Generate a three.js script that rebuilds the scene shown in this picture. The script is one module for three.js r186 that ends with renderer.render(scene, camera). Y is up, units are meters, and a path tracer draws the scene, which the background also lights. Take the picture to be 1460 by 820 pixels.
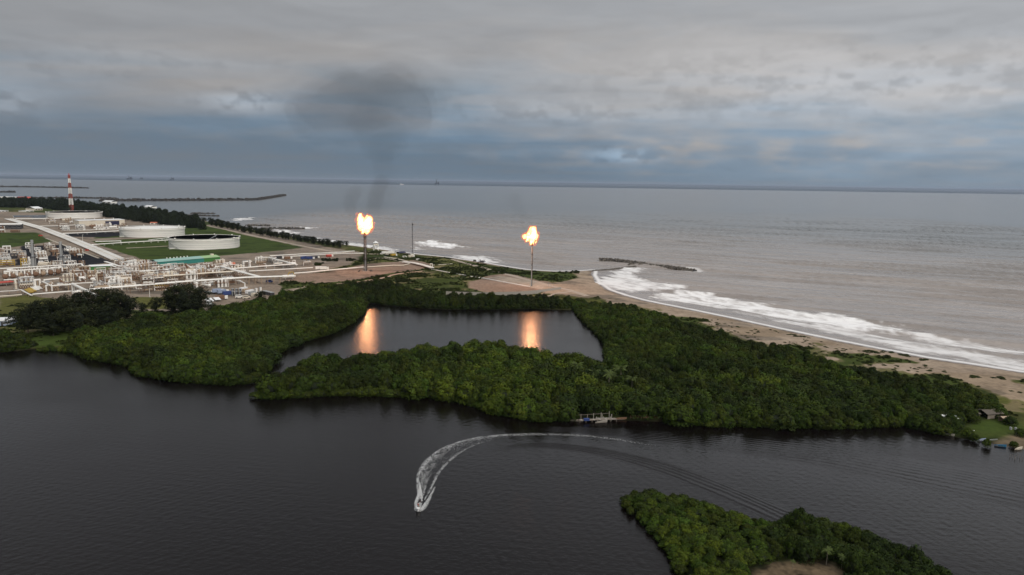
import * as THREE from 'three';
import { mergeGeometries, mergeVertices } from 'three/addons/utils/BufferGeometryUtils.js';
import { MarchingCubes } from 'three/addons/objects/MarchingCubes.js';

// ------------------------------------------------------------------ camera
const scene = new THREE.Scene();
const FPX = 730 / Math.tan(36 * Math.PI / 180);            // focal length in pixels of a 1460 x 820 frame
const camera = new THREE.PerspectiveCamera(2 * Math.atan(410 / FPX) * 180 / Math.PI, 1024 / 575, 1, 150000);
camera.position.set(0, 100, 0);
camera.rotation.order = 'YXZ';
camera.rotation.set(-8.5 * Math.PI / 180, 0, 0.883 * Math.PI / 180);
camera.updateMatrixWorld(true);

// ------------------------------------------------------------------ renderer, exposure, sun
const renderer = new THREE.WebGLRenderer({ antialias: true });
renderer.setSize(1024, 575);
renderer.toneMapping = THREE.LinearToneMapping;
renderer.toneMappingExposure = 1.15;
renderer.shadowMap.enabled = true;
const sun = new THREE.DirectionalLight(new THREE.Color(1, 0.95, 0.88), 1.5);
sun.position.set(620, 960, 370);
sun.target.position.set(-100, 0, -700);
sun.castShadow = true; sun.shadow.radius = 40;
Object.assign(sun.shadow.camera, { left: -2000, right: 2000, top: 2000, bottom: -2000, near: 1, far: 6000 });
scene.add(sun, sun.target);
scene.fog = new THREE.FogExp2(new THREE.Color(0.70, 0.81, 1.0), 0.000014);

// ------------------------------------------------------------------ numbers and noise
let seed = 12345;
const rnd = () => { seed = (seed + 0x6d2b79f5) | 0; let t = Math.imul(seed ^ (seed >>> 15), 1 | seed); t = (t + Math.imul(t ^ (t >>> 7), 61 | t)) ^ t; return ((t ^ (t >>> 14)) >>> 0) / 4294967296; };
const rr = (a, b) => a + (b - a) * rnd();
const clamp = (x, a, b) => Math.min(b, Math.max(a, x)), lerp = (a, b, t) => a + (b - a) * t;
const smooth = (a, b, x) => { const t = clamp((x - a) / (b - a), 0, 1); return t * t * (3 - 2 * t); };
const gauss = (x, s) => Math.exp(-x * x / (2 * s * s));
const h2 = (x, y) => { let n = Math.imul(x, 374761393) + Math.imul(y, 668265263) | 0; n = Math.imul(n ^ (n >>> 13), 1274126177); return ((n ^ (n >>> 16)) >>> 0) / 4294967296; };
function vn(x, y) {
  const ix = Math.floor(x), iy = Math.floor(y), fx = x - ix, fy = y - iy, u = fx * fx * fx * (fx * (fx * 6 - 15) + 10), v = fy * fy * fy * (fy * (fy * 6 - 15) + 10);
  return lerp(lerp(h2(ix, iy), h2(ix + 1, iy), u), lerp(h2(ix, iy + 1), h2(ix + 1, iy + 1), u), v);
}
const fbm = (x, y, o = 4) => { let s = 0, a = 0.5, t = 0; for (let i = 0; i < o; i++) { s += a * vn(x, y); t += a; a *= 0.5; x = x * 2.03 + 17.1; y = y * 2.01 + 9.7; } return s / t; };

// ------------------------------------------------------------------ sky: an overcast with streaky layers, greyer overhead, bluer towards the sea horizon
function makeSky() {
  const W = 4096, H = 2048, data = new Float32Array(W * H * 4);
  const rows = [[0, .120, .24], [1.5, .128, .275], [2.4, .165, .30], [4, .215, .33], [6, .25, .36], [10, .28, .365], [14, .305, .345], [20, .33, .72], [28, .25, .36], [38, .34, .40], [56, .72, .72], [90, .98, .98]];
  for (let j = 0; j < H; j++) {
    const el = ((j + .5) / H - .5) * 180;
    if (el < -1) continue;
    let k = 0; while (k < rows.length - 2 && el > rows[k + 1][0]) k++;
    const t = smooth(rows[k][0], rows[k + 1][0], el), lo = lerp(rows[k][1], rows[k + 1][1], t), hi = lerp(rows[k][2], rows[k + 1][2], t);
    const step = el > 45 ? 4 : 1;
    for (let i = 0; i < W; i += step) {
      const round = ((i + .5) / W - .5) * 360;              // -90 = forward
      let a = round + 90; if (a > 180) a -= 360;
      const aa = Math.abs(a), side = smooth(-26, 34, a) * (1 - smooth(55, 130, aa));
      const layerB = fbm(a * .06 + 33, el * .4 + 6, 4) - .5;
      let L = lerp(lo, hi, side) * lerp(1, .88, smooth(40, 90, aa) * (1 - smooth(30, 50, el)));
      // layered streaks, flattened towards the horizon as a cloud deck is
      const rd = round * Math.PI / 180, flat = 1 / (Math.sin(Math.max(el, 0) * Math.PI / 180) + .055), cx = Math.cos(rd) * flat, cz = Math.sin(rd) * flat;
      const w1 = fbm(cx * .30 + 3, cz * .55 + 8, 3);
      const deck = fbm(cx * .55 + w1 * 1.6 + 11, cz * 1.0 + w1 * .8 + 4, 5) - .5;
      const fine = fbm(cx * 1.9 + 31 + w1, cz * 3.2 + 14, 4) - .5;
      const amp = smooth(-.5, 3, el) * (1 - .45 * smooth(11, 25, el));
      const wx = fbm(a * .10 + 5, el * .5 + 2, 3) - .5, wy = fbm(a * .09 + 45, el * .45 + 12, 3) - .5, layer = fbm(a * .075 + wx * 1.6 + 70, el * .62 + wy * 2.2 + a * .012 + 3, 5) - .5, layer2 = fbm(a * .30 + wx * 2 + 20, el * 1.5 + wy * 2 + 9, 4) - .5;
      L *= 1 + amp * (deck * .20 + fine * .06) + smooth(-.3, 1, el) * (1 - .6 * smooth(10, 18, el)) * (layer * .37 * (1 - .45 * smooth(6, 12, el)) + layer2 * .14);
      // small heaped clouds low over the sea
      const puff = fbm(a * .40 + 40, el * 1.25 + 7, 5), band = gauss(el - 2.4, 1.2) * (.35 + .65 * smooth(-10, 12, a));
      L *= 1 + band * .40 * Math.max(0, puff - .50) - band * .25 * Math.max(0, .48 - puff);
      const lump = (ca, ce, sa, se, g) => { const n = fbm(a * .9 + ca, el * 1.6 + ce, 4) - .5; L *= 1 + g * gauss(a - ca, sa) * gauss(el - ce, se) * smooth(-.14, .18, n + .1); };
      if (aa < 60 && el < 14) { lump(-20.5, 5.5, 1.9, .55, .55); lump(-35.5, 4.8, 1.6, .8, .4); lump(8.8, 2.25, 1.9, .4, .6); lump(4, 5.5, 8, .6, .2); lump(26, 7.5, 13, 1.6, .22); lump(-25, 8.3, 5, .5, .12); lump(-33, 6.9, 5, .8, .1); }
      // colour: blue low down, neutral to faintly warm above; bluer where the deck is thin
      const blue = clamp(1.0 - smooth(.2, 9, el + 5 * layerB) * .83 + (.5 - side) * .25 * smooth(9, 3, el) - Math.max(0, deck) * .8 - band * Math.max(0, puff - .45) * 1.6, 0, 1.1);
      let r = L * lerp(1.006, .70, blue), g = L * lerp(.993, .965, blue), b = L * lerp(1.0, 1.26, blue);
      if (el > 3) { const th = smooth(.02, -.2, deck) * smooth(2, 4, el) * (1 - smooth(6, 10, el)); r *= 1 - .13 * th; g *= 1 - .035 * th; b *= 1 + .03 * th; }
      for (let q = 0; q < step && i + q < W; q++) { const o = (j * W + i + q) * 4; data[o] = r; data[o + 1] = g; data[o + 2] = b; data[o + 3] = 1; }
    }
  }
  const t = new THREE.DataTexture(data, W, H, THREE.RGBAFormat, THREE.FloatType);
  t.mapping = THREE.EquirectangularReflectionMapping; t.magFilter = THREE.LinearFilter; t.needsUpdate = true;
  return t;
}
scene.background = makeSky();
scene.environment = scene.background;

// ------------------------------------------------------------------ helpers
const _v = new THREE.Vector3();
function P(px, py, y = 0) {                                 // a pixel of the photograph -> the point at height y in the world
  _v.set((px - 730) / FPX, (410 - py) / FPX, -1).applyQuaternion(camera.quaternion);
  const k = (y - 100) / _v.y;
  return new THREE.Vector3(_v.x * k, y, _v.z * k);
}
function toPix(p) { _v.copy(p).applyMatrix4(camera.matrixWorldInverse); return [730 + FPX * _v.x / -_v.z, 410 - FPX * _v.y / -_v.z, -_v.z]; }
const P2 = (list, y = 0) => list.map(([x, z]) => { const p = P(x, z, y); return [p.x, p.z]; });
function inside(poly, x, z) {
  let c = false;
  for (let i = 0, j = poly.length - 1; i < poly.length; j = i++) { const a = poly[i], b = poly[j]; if ((a[1] > z) !== (b[1] > z) && x < (b[0] - a[0]) * (z - a[1]) / (b[1] - a[1]) + a[0]) c = !c; }
  return c;
}
function edgeDist(poly, x, z, closed = true) {
  let d = 1e18;
  for (let i = closed ? 0 : 1, j = closed ? poly.length - 1 : 0; i < poly.length; j = i++) {
    const a = poly[j], b = poly[i], dx = b[0] - a[0], dz = b[1] - a[1], t = clamp(((x - a[0]) * dx + (z - a[1]) * dz) / (dx * dx + dz * dz || 1), 0, 1), ex = a[0] + dx * t - x, ez = a[1] + dz * t - z;
    d = Math.min(d, ex * ex + ez * ez);
  }
  return Math.sqrt(d);
}
const sd = (poly, x, z) => (inside(poly, x, z) ? 1 : -1) * edgeDist(poly, x, z);
const names = {};
const numbered = (n) => { const k = names[n] = (names[n] ?? -1) + 1; return k ? n + '_' + String(k).padStart(3, '0') : n; };
function tag(o, label, category, group, kind) { const u = { label }; if (category) u.category = category; if (group) u.group = group; if (kind) u.kind = kind; o.userData = u; return o; }
function obj(name, geo, m, parent = scene) {
  const g = Array.isArray(geo) ? join(geo) : geo;
  const o = new THREE.Mesh(g, m); o.name = parent === scene ? numbered(name) : name; o.castShadow = o.receiveShadow = true; parent.add(o); return o;
}
function thing(name, label, category, pos = [0, 0, 0], turn = 0, group) {
  const o = new THREE.Group(); o.name = numbered(name); o.position.set(...(pos.isVector3 ? pos.toArray() : pos)); o.rotation.y = turn; tag(o, label, category, group); scene.add(o); return o;
}
function struct(name, geo, m, label) { const o = obj(name, geo, m); o.userData = { kind: 'structure', label }; return o; }
function dup(root, pos, turn, label, group, scale) {
  const r = root.clone(); r.name = numbered(root.name.replace(/_\d{3}$/, '')); r.position.set(...(pos.isVector3 ? pos.toArray() : pos)); r.rotation.y = turn;
  r.userData = { ...root.userData }; if (label) r.userData.label = label; if (group) r.userData.group = group; if (scale) r.scale.set(scale, scale, scale); scene.add(r); return r;
}
const join = (list) => mergeGeometries(list.map((g) => { const n = g.index ? g.toNonIndexed() : g; for (const k of Object.keys(n.attributes)) if (!['position', 'normal', 'uv'].includes(k)) n.deleteAttribute(k); return n; }));
const M4 = new THREE.Matrix4(), Q4 = new THREE.Quaternion(), E4 = new THREE.Euler(), ONE = new THREE.Vector3(1, 1, 1), UPV = new THREE.Vector3(0, 1, 0);
function at(g, x, y, z, rx = 0, ry = 0, rz = 0) { return g.applyMatrix4(M4.compose(new THREE.Vector3(x, y, z), Q4.setFromEuler(E4.set(rx, ry, rz, 'YXZ')), ONE)); }
const box = (w, h, d, x = 0, y = 0, z = 0, ry = 0) => at(new THREE.BoxGeometry(w, h, d), x, y + h / 2, z, 0, ry);   // stands on y
const cyl = (r, h, x = 0, y = 0, z = 0, s = 14, r2 = r) => at(new THREE.CylinderGeometry(r2, r, h, s), x, y + h / 2, z);
const V = (x, y, z) => new THREE.Vector3(x, y, z);
function bar(a, b, r, s = 8, r2 = r) {                      // round bar between two points
  const d = b.clone().sub(a), l = d.length(), g = new THREE.CylinderGeometry(r2, r, l, s);
  return g.applyMatrix4(M4.compose(a.clone().addScaledVector(d, .5), Q4.setFromUnitVectors(UPV, d.divideScalar(l)), ONE));
}
function beam(a, b, w, h = w) {                             // square bar between two points
  const d = b.clone().sub(a), l = d.length(), g = new THREE.BoxGeometry(w, h, l), o = new THREE.Object3D(); o.position.copy(a).addScaledVector(d, .5); o.lookAt(b); o.updateMatrix(); return g.applyMatrix4(o.matrix);
}
function sphere(r, x, y, z, s = 12) { return at(new THREE.SphereGeometry(r, s, Math.round(s * .7)), x, y, z); }
const mats = {};
function mat(name, r, g, b, rough = .8, metal = 0, more = {}) { return mats[name] ??= Object.assign(new THREE.MeshStandardMaterial({ color: new THREE.Color().setRGB(r, g, b), roughness: rough, metalness: metal, ...more }), { name }); }
function dataTex(w, h, f, srgb = false, rep = 1) {
  const d = new Uint8Array(w * h * 4);
  for (let j = 0; j < h; j++) for (let i = 0; i < w; i++) { const c = f(i, j), o = (j * w + i) * 4; d[o] = clamp(c[0] * 255, 0, 255); d[o + 1] = clamp(c[1] * 255, 0, 255); d[o + 2] = clamp(c[2] * 255, 0, 255); d[o + 3] = c.length > 3 ? clamp(c[3] * 255, 0, 255) : 255; }
  const t = new THREE.DataTexture(d, w, h, THREE.RGBAFormat); t.magFilter = THREE.LinearFilter; t.minFilter = THREE.LinearFilter; t.wrapS = t.wrapT = THREE.RepeatWrapping; if (srgb) t.colorSpace = THREE.SRGBColorSpace; t.repeat.set(rep, rep); t.needsUpdate = true; return t;
}
const s2 = (c) => (c <= .0031308 ? c * 12.92 : 1.055 * Math.pow(c, 1 / 2.4) - .055);
const enc = (c) => [s2(c[0]), s2(c[1]), s2(c[2])];
const mix3 = (a, b, t) => [lerp(a[0], b[0], t), lerp(a[1], b[1], t), lerp(a[2], b[2], t)];
function tileNoise(w, h, nx, ny, o, s) {                    // repeating noise, by blending across the edges
  const f = (x, y) => fbm(x * nx + s, y * ny + s * 2, o);
  return (i, j) => { const x = i / w, y = j / h; return (f(x, y) * (1 - x) * (1 - y) + f(x - 1, y) * x * (1 - y) + f(x, y - 1) * (1 - x) * y + f(x - 1, y - 1) * x * y); };
}

// ------------------------------------------------------------------ the lie of the land (shorelines traced on the water level)
const coastPx = [[-420, 268], [-200, 276], [0, 283], [60, 286], [120, 290.5], [180, 297], [240, 306], [290, 314], [330, 321], [380, 330], [430, 339], [480, 347], [520, 352], [560, 358], [600, 363], [640, 367], [680, 373], [720, 380], [750, 384.5], [790, 387], [825, 386.5], [846, 385], [845, 392], [851, 402], [867, 413], [890, 421], [920, 429], [960, 437], [1000, 445], [1040, 453], [1080, 462], [1160, 479], [1240, 495], [1320, 510], [1400, 522], [1460, 531], [1560, 547], [1800, 590]];
const lagoonPx = [[1800, 715], [1560, 665], [1460, 642], [1400, 631], [1345, 622], [1310, 615], [1290, 607], [1240, 608], [1200, 609], [1100, 608], [1000, 605], [900, 601], [845, 598], [810, 598], [765, 599], [730, 593], [700, 586], [660, 573], [610, 566], [550, 563], [470, 563], [410, 566], [380, 568], [364, 565], [362, 557], [372, 553], [368, 545], [320, 548], [250, 543], [200, 535], [195, 523], [130, 510], [98, 499], [60, 497], [0, 504], [-120, 515], [-260, 540]];
const coast = P2(coastPx), lagoonShore = P2(lagoonPx);
const landPoly = [[-9000, -4300], [-9000, -5200], [-7000, -5300], ...coast, [900, -140], [900, -60], ...lagoonShore, [-9000, -560]];
const pondPoly = P2([[519, 432], [560, 437], [600, 440], [640, 442], [700, 442], [760, 441], [818, 443], [826, 455], [840, 468], [855, 482], [863, 498], [866, 516], [863, 531], [840, 531], [780, 520], [735, 510], [700, 503], [640, 505], [560, 516], [480, 523], [440, 528], [415, 539], [399, 549], [379, 561], [364, 558], [362, 550], [379, 530], [384, 517], [393, 504], [426, 490], [470, 479], [500, 463], [515, 448]]);
const isletPoly = [...P2([[890, 721], [905, 735], [925, 752], [945, 775], [960, 792], [972, 815], [985, 850], [1010, 930]]), ...P2([[1500, 960], [1420, 895], [1368, 850], [1328, 822], [1286, 797], [1236, 772], [1190, 757], [1130, 754], [1085, 757], [1040, 738], [1000, 726], [950, 715], [915, 710], [895, 713]])];
const landD = (x, z) => Math.min(sd(landPoly, x, z), -sd(pondPoly, x, z));
const divide = [[-9000, -900], ...P2([[-100, 420], [300, 405], [480, 400], [640, 412], [780, 420], [835, 420], [900, 445], [1000, 470], [1100, 500], [1200, 530], [1300, 555], [1400, 572], [1460, 590], [1560, 610]]), [700, -160]];   // runs along the land: sea beyond it, lagoon on this side
const seaCoastD = (x, z) => edgeDist(coast, x, z, false);
function groundY(x, z) {
  const d = landD(x, z), sea = seaCoastD(x, z);
  const beach = sea < d + 1;                              // the nearest water is the sea
  let y = beach ? lerp(-1.5, 1.6, smooth(-22, 26, d)) : lerp(-1.5, .9, smooth(-5, 5, d));
  if (d > 5) y += (fbm(x * .03, z * .03, 4) - .5) * .8 * smooth(5, 40, d) + (beach ? 1.2 * smooth(18, 45, d) * smooth(120, 60, d) * fbm(x * .02 + 5, z * .02, 3) : 0);
  return y;
}

// where mangroves stand: outline of the canopy; far edges are traced at canopy height
const H8 = 7, zone = (front, back) => [...P2(front), ...P2(back, H8)];
const zones = [
  { key: 'left', poly: zone([[96, 500], [130, 511], [194, 524], [198, 535], [250, 543], [320, 549], [360, 546], [379, 529], [384, 516], [393, 503], [428, 488], [470, 477], [500, 461], [517, 444], [520, 433]], [[516, 414], [500, 408], [460, 403], [425, 413], [385, 427], [330, 434], [290, 444], [200, 447], [150, 462], [105, 472]]), s: 5.8, r: [4.2, 7.0], h: [6.5, 9.2], tone: .85, label: 'dark green mangrove tree in the wood left of the pond channel', group: 'mangroves left of the pond channel' },
  { key: 'front', poly: [...P2([[364, 566], [380, 569], [410, 567], [470, 564], [550, 564], [610, 567], [660, 574], [700, 587], [730, 594], [765, 600], [810, 599], [826, 596], [860, 594], [938, 596], [945, 602], [1000, 606], [1100, 609], [1200, 610], [1240, 609], [1290, 608]]), ...P2([[1200, 545], [1060, 534], [900, 536], [863, 536], [842, 535], [782, 524], [735, 514], [700, 507], [640, 506], [560, 519], [480, 525], [440, 531], [416, 542], [402, 551], [382, 562]])], s: 5.6, r: [4.0, 7.0], h: [6.5, 9.5], tone: 1, label: 'rounded mangrove tree on the long point between the pond and the lagoon', group: 'mangroves on the point between pond and lagoon' },
  { key: 'east', poly: [...P2([[1290, 607], [1310, 612], [1345, 620], [1400, 600], [1330, 592]]), ...P2([[1428, 586], [1422, 568], [1400, 556], [1330, 543], [1260, 532], [1200, 520], [1150, 502], [1090, 492], [1050, 483], [1000, 467], [960, 454], [900, 436], [850, 429], [815, 429]], 4), ...P2([[822, 443], [830, 455], [843, 467], [858, 481], [868, 498], [869, 516], [868, 534], [900, 536], [1060, 534], [1200, 545]])], s: 4.8, r: [3.0, 5.4], h: [5, 8], tone: .92, label: 'mangrove tree in the wide wood between the pond and the beach', group: 'mangroves between the pond and the beach' },
  { key: 'pond', poly: zone([[520, 431], [560, 436], [600, 439], [640, 441], [700, 441], [760, 440], [820, 441]], [[818, 423], [760, 421], [700, 420], [640, 419], [600, 413], [560, 405], [520, 404], [490, 402], [505, 412]]), s: 4.8, r: [3.0, 4.8], h: [5.5, 7.5], tone: .62, label: 'dark mangrove tree in the strip along the far bank of the pond', group: 'mangroves along the far bank of the pond' },
  { key: 'corner', poly: zone([[-90, 510], [0, 503], [42, 497], [48, 488]], [[44, 474], [10, 472], [-90, 478]]), s: 6, r: [3, 5], h: [6, 8], tone: .8, label: 'low mangrove tree on the bank at the left edge of the photo', group: 'mangroves on the bank at the left edge' },
  { key: 'bank', poly: zone([[48, 496], [96, 499]], [[98, 486], [50, 484]]), s: 4, r: [1.6, 2.6], h: [2, 3], tone: 1.1, label: 'low bright green mangrove bush on the left bank', group: 'low bushes on the left bank' },
  { key: 'islet', poly: isletPoly, s: 3.1, r: [2.2, 3.6], h: [3.0, 5.2], tone: 1, label: 'leafy mangrove tree on the small point in the lower right corner', group: 'mangroves on the lower right point' },
];
for (const z of zones) { const xs = z.poly.map((q) => q[0]), zs = z.poly.map((q) => q[1]); z.box = [Math.min(...xs) - 9, Math.max(...xs) + 9, Math.min(...zs) - 9, Math.max(...zs) + 9]; }
// ------------------------------------------------------------------ ground colours: sand, red earth, gravel, lawn, scrub
const C = { scrub: [.050, .068, .013], lawn: [.050, .075, .013], sand: [.36, .275, .20], wet: [.20, .155, .12], red: [.27, .195, .145], gravel: [.27, .215, .165], pale: [.40, .33, .26], black: [.018, .018, .022], soil: [.26, .19, .12], darksoil: [.185, .135, .082], mud: [.013, .012, .007], olive: [.105, .105, .028] };
const patches = [                                         // polygons on the ground, drawn in this order; last number: how ragged the edge is in metres
  ['gravel', [[-300, 292], [30, 303], [120, 305], [260, 318], [330, 326], [480, 356], [520, 362], [500, 378], [440, 392], [400, 420], [300, 445], [60, 440], [-300, 440]], 6],
  ['lawn', [[-100, 333], [52, 332], [74, 345], [20, 353], [-100, 356]], 3],
  ['lawn', [[215, 324], [305, 323], [400, 344], [448, 352], [400, 358], [330, 364], [232, 371], [205, 371], [140, 350], [128, 343], [140, 337], [180, 334], [225, 334]], 3],
  ['gravel', [[126, 341], [250, 336], [252, 338], [128, 344.5]], 2],
  ['pale', [[180, 354], [262, 350], [262, 350.7], [180, 354.8]], 1],
  ['gravel', [[300, 321], [400, 342], [480, 358], [470, 359], [420, 351], [350, 336], [290, 322]], 3],
  ['black', [[30, 351], [88, 350], [118, 360], [163, 374], [120, 379], [20, 379]], 3],
  ['gravel', [[52, 358], [70, 357.5], [73, 363], [66, 368], [53, 370]], 2],
  ['black', [[95, 333], [178, 331], [180, 335.5], [150, 339], [95, 338]], 2],
  ['scrub', [[370, 404], [470, 398], [540, 405], [540, 430], [400, 425]], 5],
  ['lawn', [[390, 404], [470, 399], [480, 404], [420, 411]], 4],
  ['red', [[395, 398], [440, 391], [480, 386], [520, 377], [590, 372], [614, 377], [604, 384], [560, 390], [500, 400], [440, 405], [425, 402]], 3],
  ['pale', [[395, 414], [440, 409], [445, 411], [400, 420]], 2],
  ['gravel', [[300, 408], [400, 400], [420, 412], [380, 432], [300, 440]], 3],
  ['scrub', [[400, 402], [430, 404], [450, 400], [440, 408], [400, 413]], 3],
  ['red', [[668, 404], [700, 394], [722, 392], [760, 399], [800, 408], [815, 413], [800, 416], [720, 421], [690, 416], [668, 410]], 4],
  ['pale', [[690, 398], [712, 395], [800, 409], [815, 413], [770, 414]], 3],
  ['sand', [[790, 405], [830, 395], [845, 392], [856, 410], [870, 420], [840, 428], [800, 422], [770, 420]], 5],
  ['scrub', [[640, 370], [700, 378], [760, 386.5], [810, 389], [828, 396], [800, 404], [770, 402], [730, 391], [680, 380]], 4],
  ['olive', [[0, 425], [40, 420], [100, 430], [60, 445], [0, 450]], 4],
  ['olive', [[190, 424], [240, 424], [240, 440], [200, 440]], 4],
  ['lawn', [[40, 474], [105, 470], [100, 492], [45, 494]], 3],
  ['scrub', [[1370, 598], [1450, 592], [1460, 615], [1420, 625], [1375, 618]], 6],
  ['lawn', [[1384, 604], [1420, 600], [1430, 608], [1400, 614]], 6],
  ['soil', [[1425, 630], [1460, 620], [1500, 640], [1460, 642]], 4],
  ['darksoil', [[1074, 812], [1100, 804], [1150, 800], [1190, 805], [1212, 816], [1215, 860], [1060, 860]], 2],
].map(([c, p, e]) => { const poly = P2(p, 1), xs = poly.map((q) => q[0]), zs = poly.map((q) => q[1]); return { c: C[c], poly, e, box: [Math.min(...xs) - 9, Math.max(...xs) + 9, Math.min(...zs) - 9, Math.max(...zs) + 9] }; });
const vegEdge = P2([[800, 424], [850, 427], [900, 436], [960, 455], [1000, 465], [1050, 482], [1090, 491], [1150, 502], [1200, 520], [1260, 531], [1330, 541], [1400, 556], [1445, 572], [1440, 590], [1560, 610], [1800, 660]], 3);
const vegPoly = [...vegEdge, [400, 0], [-900, 0], [-900, -600]];
function groundColor(x, z) {
  const big = fbm(x * .012, z * .012, 4), mid = fbm(x * .07 + 9, z * .07, 4), fine = vn(x * .9, z * .9);
  let c = mix3(mix3(C.scrub, C.olive, smooth(.46, .62, big) * .75), C.soil, smooth(.62, .74, mid) * .5);
  const d = landD(x, z), sea = seaCoastD(x, z), rag = (mid - .5) * 2;
  if (sea < d + 3) {                                      // along the sea
    const right = smooth(20, 130, x), width = lerp(9, 24, right);
    c = mix3(C.sand, c, smooth(width, width + 8, d + rag * (5 + right * 8)));
    if (right > .5 && !inside(vegPoly, x, z)) {
      const vine = fbm(x * .045 + 3, z * .045 + 8, 4) * smooth(6, 26, d), edge = edgeDist(vegEdge, x, z, false);
      c = mix3(mix3(mix3(C.sand, C.pale, mid * .35), C.soil, smooth(.52, .68, fbm(x * .03 + 60, z * .05, 4)) * .6), C.olive, smooth(.54, .60, vine + .16 * smooth(14, 1, edge)) * .85);
      c = mix3(c, C.scrub, smooth(.60, .68, vine + .14 * smooth(9, 1, edge)));
    }
    c = mix3(C.wet, c, smooth(1, 9, d + rag * 3));
  } else c = mix3(C.mud, c, smooth(0, 6, d));
  for (const p of patches) {
    if (x < p.box[0] || x > p.box[1] || z < p.box[2] || z > p.box[3]) continue;
    const k = smooth(-.6 * p.e, .6 * p.e, sd(p.poly, x, z) + rag * p.e);
    if (k > 0) c = mix3(c, p.c, k);
  }
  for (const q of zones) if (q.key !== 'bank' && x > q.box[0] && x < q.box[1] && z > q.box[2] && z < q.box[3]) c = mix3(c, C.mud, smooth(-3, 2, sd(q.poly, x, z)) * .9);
  const n = .70 + .42 * mid + .34 * (fine - .5) + .3 * (fbm(x * .25, z * .25, 3) - .5) + .1 * (big - .5);
  const stain = smooth(.56, .74, fbm(x * .035 + 70, z * .06 + 20, 5)) * .9;
  return [c[0] * n * (1 - .45 * stain), c[1] * n * (1 - .42 * stain), c[2] * n * (1 - .40 * stain)];
}
function terrain(name, label, x0, x1, z0, z1, step, tw, th, yf, keep) {
  const nx = Math.round((x1 - x0) / step), nz = Math.round((z1 - z0) / step), pos = [], uv = [], idx = [], ys = [];
  for (let j = 0; j <= nz; j++) for (let i = 0; i <= nx; i++) {
    const x = lerp(x0, x1, i / nx), z = lerp(z0, z1, j / nz), y = yf(x, z);
    pos.push(x, y, z); uv.push(i / nx, j / nz); ys.push(y);
  }
  for (let j = 0; j < nz; j++) for (let i = 0; i < nx; i++) {
    const a = j * (nx + 1) + i, b = a + 1, c = a + nx + 1, d = c + 1;
    if (Math.max(ys[a], ys[b], ys[c], ys[d]) < -.9) continue;
    idx.push(a, c, b, b, c, d);
  }
  const g = new THREE.BufferGeometry(); g.setAttribute('position', new THREE.Float32BufferAttribute(pos, 3)); g.setAttribute('uv', new THREE.Float32BufferAttribute(uv, 2)); g.setIndex(idx); g.computeVertexNormals();
  const map = dataTex(tw, th, (i, j) => enc(keep((i + .5) / tw * (x1 - x0) + x0, (j + .5) / th * (z1 - z0) + z0)), true);
  map.wrapS = map.wrapT = THREE.ClampToEdgeWrapping;
  return struct(name, g, new THREE.MeshPhysicalMaterial({ name, map, roughness: .95, specularIntensity: .2 }), label);
}
terrain('ground', 'low sandy coastal land with scrub, lawns and bare red earth', -760, 560, -1250, -190, 4, 2048, 1640, groundY, groundColor);
const farY = (x, z) => groundY(x, z) - (x > -768 && z > -1258 ? 2.5 : 0);
terrain('ground', 'far coastal land of the terminal and the town', -4200, -60, -4600, -420, 20, 1100, 1100, farY, groundColor);
const isletY = (x, z) => lerp(-1.5, 1.1, smooth(-4, 5, sd(isletPoly, x, z))) + (sd(isletPoly, x, z) > 4 ? (fbm(x * .1, z * .1, 3) - .5) * .5 : 0);
terrain('islet_ground', 'bare soil of the wooded point in the lower right corner', 20, 260, -240, -90, 2, 480, 300, isletY, (x, z) => {
  const n = .45 + .7 * fbm(x * .25, z * .25, 4) + .5 * (vn(x * 1.7, z * 1.7) - .5) - .3 * smooth(.5, .65, fbm(x * .12 + 9, z * .12, 3)); let c = mix3(C.mud, C.scrub, .25); for (const p of patches.slice(-1)) c = mix3(c, p.c, smooth(-2, 2, sd(p.poly, x, z) + (fbm(x * .3, z * .3, 3) - .5) * 5)); return c.map((q) => q * n);
});

// ------------------------------------------------------------------ water
function normalTile(n, size, f, strength) {               // heights (m) on a repeating tile of `size` metres -> a normal map
  const h = new Float32Array(n * n); for (let j = 0; j < n; j++) for (let i = 0; i < n; i++) h[j * n + i] = f(i / n, j / n);
  const e = size / n;
  return dataTex(n, n, (i, j) => {
    const dx = (h[j * n + (i + 1) % n] - h[j * n + (i + n - 1) % n]) / (2 * e) * strength, dy = (h[((j + 1) % n) * n + i] - h[((j + n - 1) % n) * n + i]) / (2 * e) * strength, l = Math.hypot(dx, dy, 1);
    return [.5 - .5 * dx / l, .5 - .5 * dy / l, .5 + .5 / l];
  });
}
function waveSum(list) { return (u, v) => { let s = 0; for (const [kx, ky, a, ph] of list) s += a * Math.sin(2 * Math.PI * (kx * u + ky * v) + ph); return s; }; }
function ripples(count, kMin, kMax, dir, spread, power) {
  const l = []; for (let i = 0; i < count; i++) { const k = kMin * Math.pow(kMax / kMin, rnd()), a = dir + (rnd() - .5) * spread; const kx = Math.round(k * Math.cos(a)), ky = Math.round(k * Math.sin(a)); if (kx || ky) l.push([kx, ky, 1 / Math.pow(Math.hypot(kx, ky), power), rnd() * 6.28]); } return l;
}
const lagoonN = normalTile(512, 37, waveSum(ripples(110, 9, 150, 1.2, 6.2, .75)), .019);
lagoonN.repeat.set(1, 1);
const lagoonMat = new THREE.MeshPhysicalMaterial({ name: 'lagoon_water', color: new THREE.Color().setRGB(.0042, .0027, .0027), roughness: .19, specularIntensity: .85, ior: 1.333, normalMap: lagoonN, normalScale: new THREE.Vector2(1, 1) });
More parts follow.
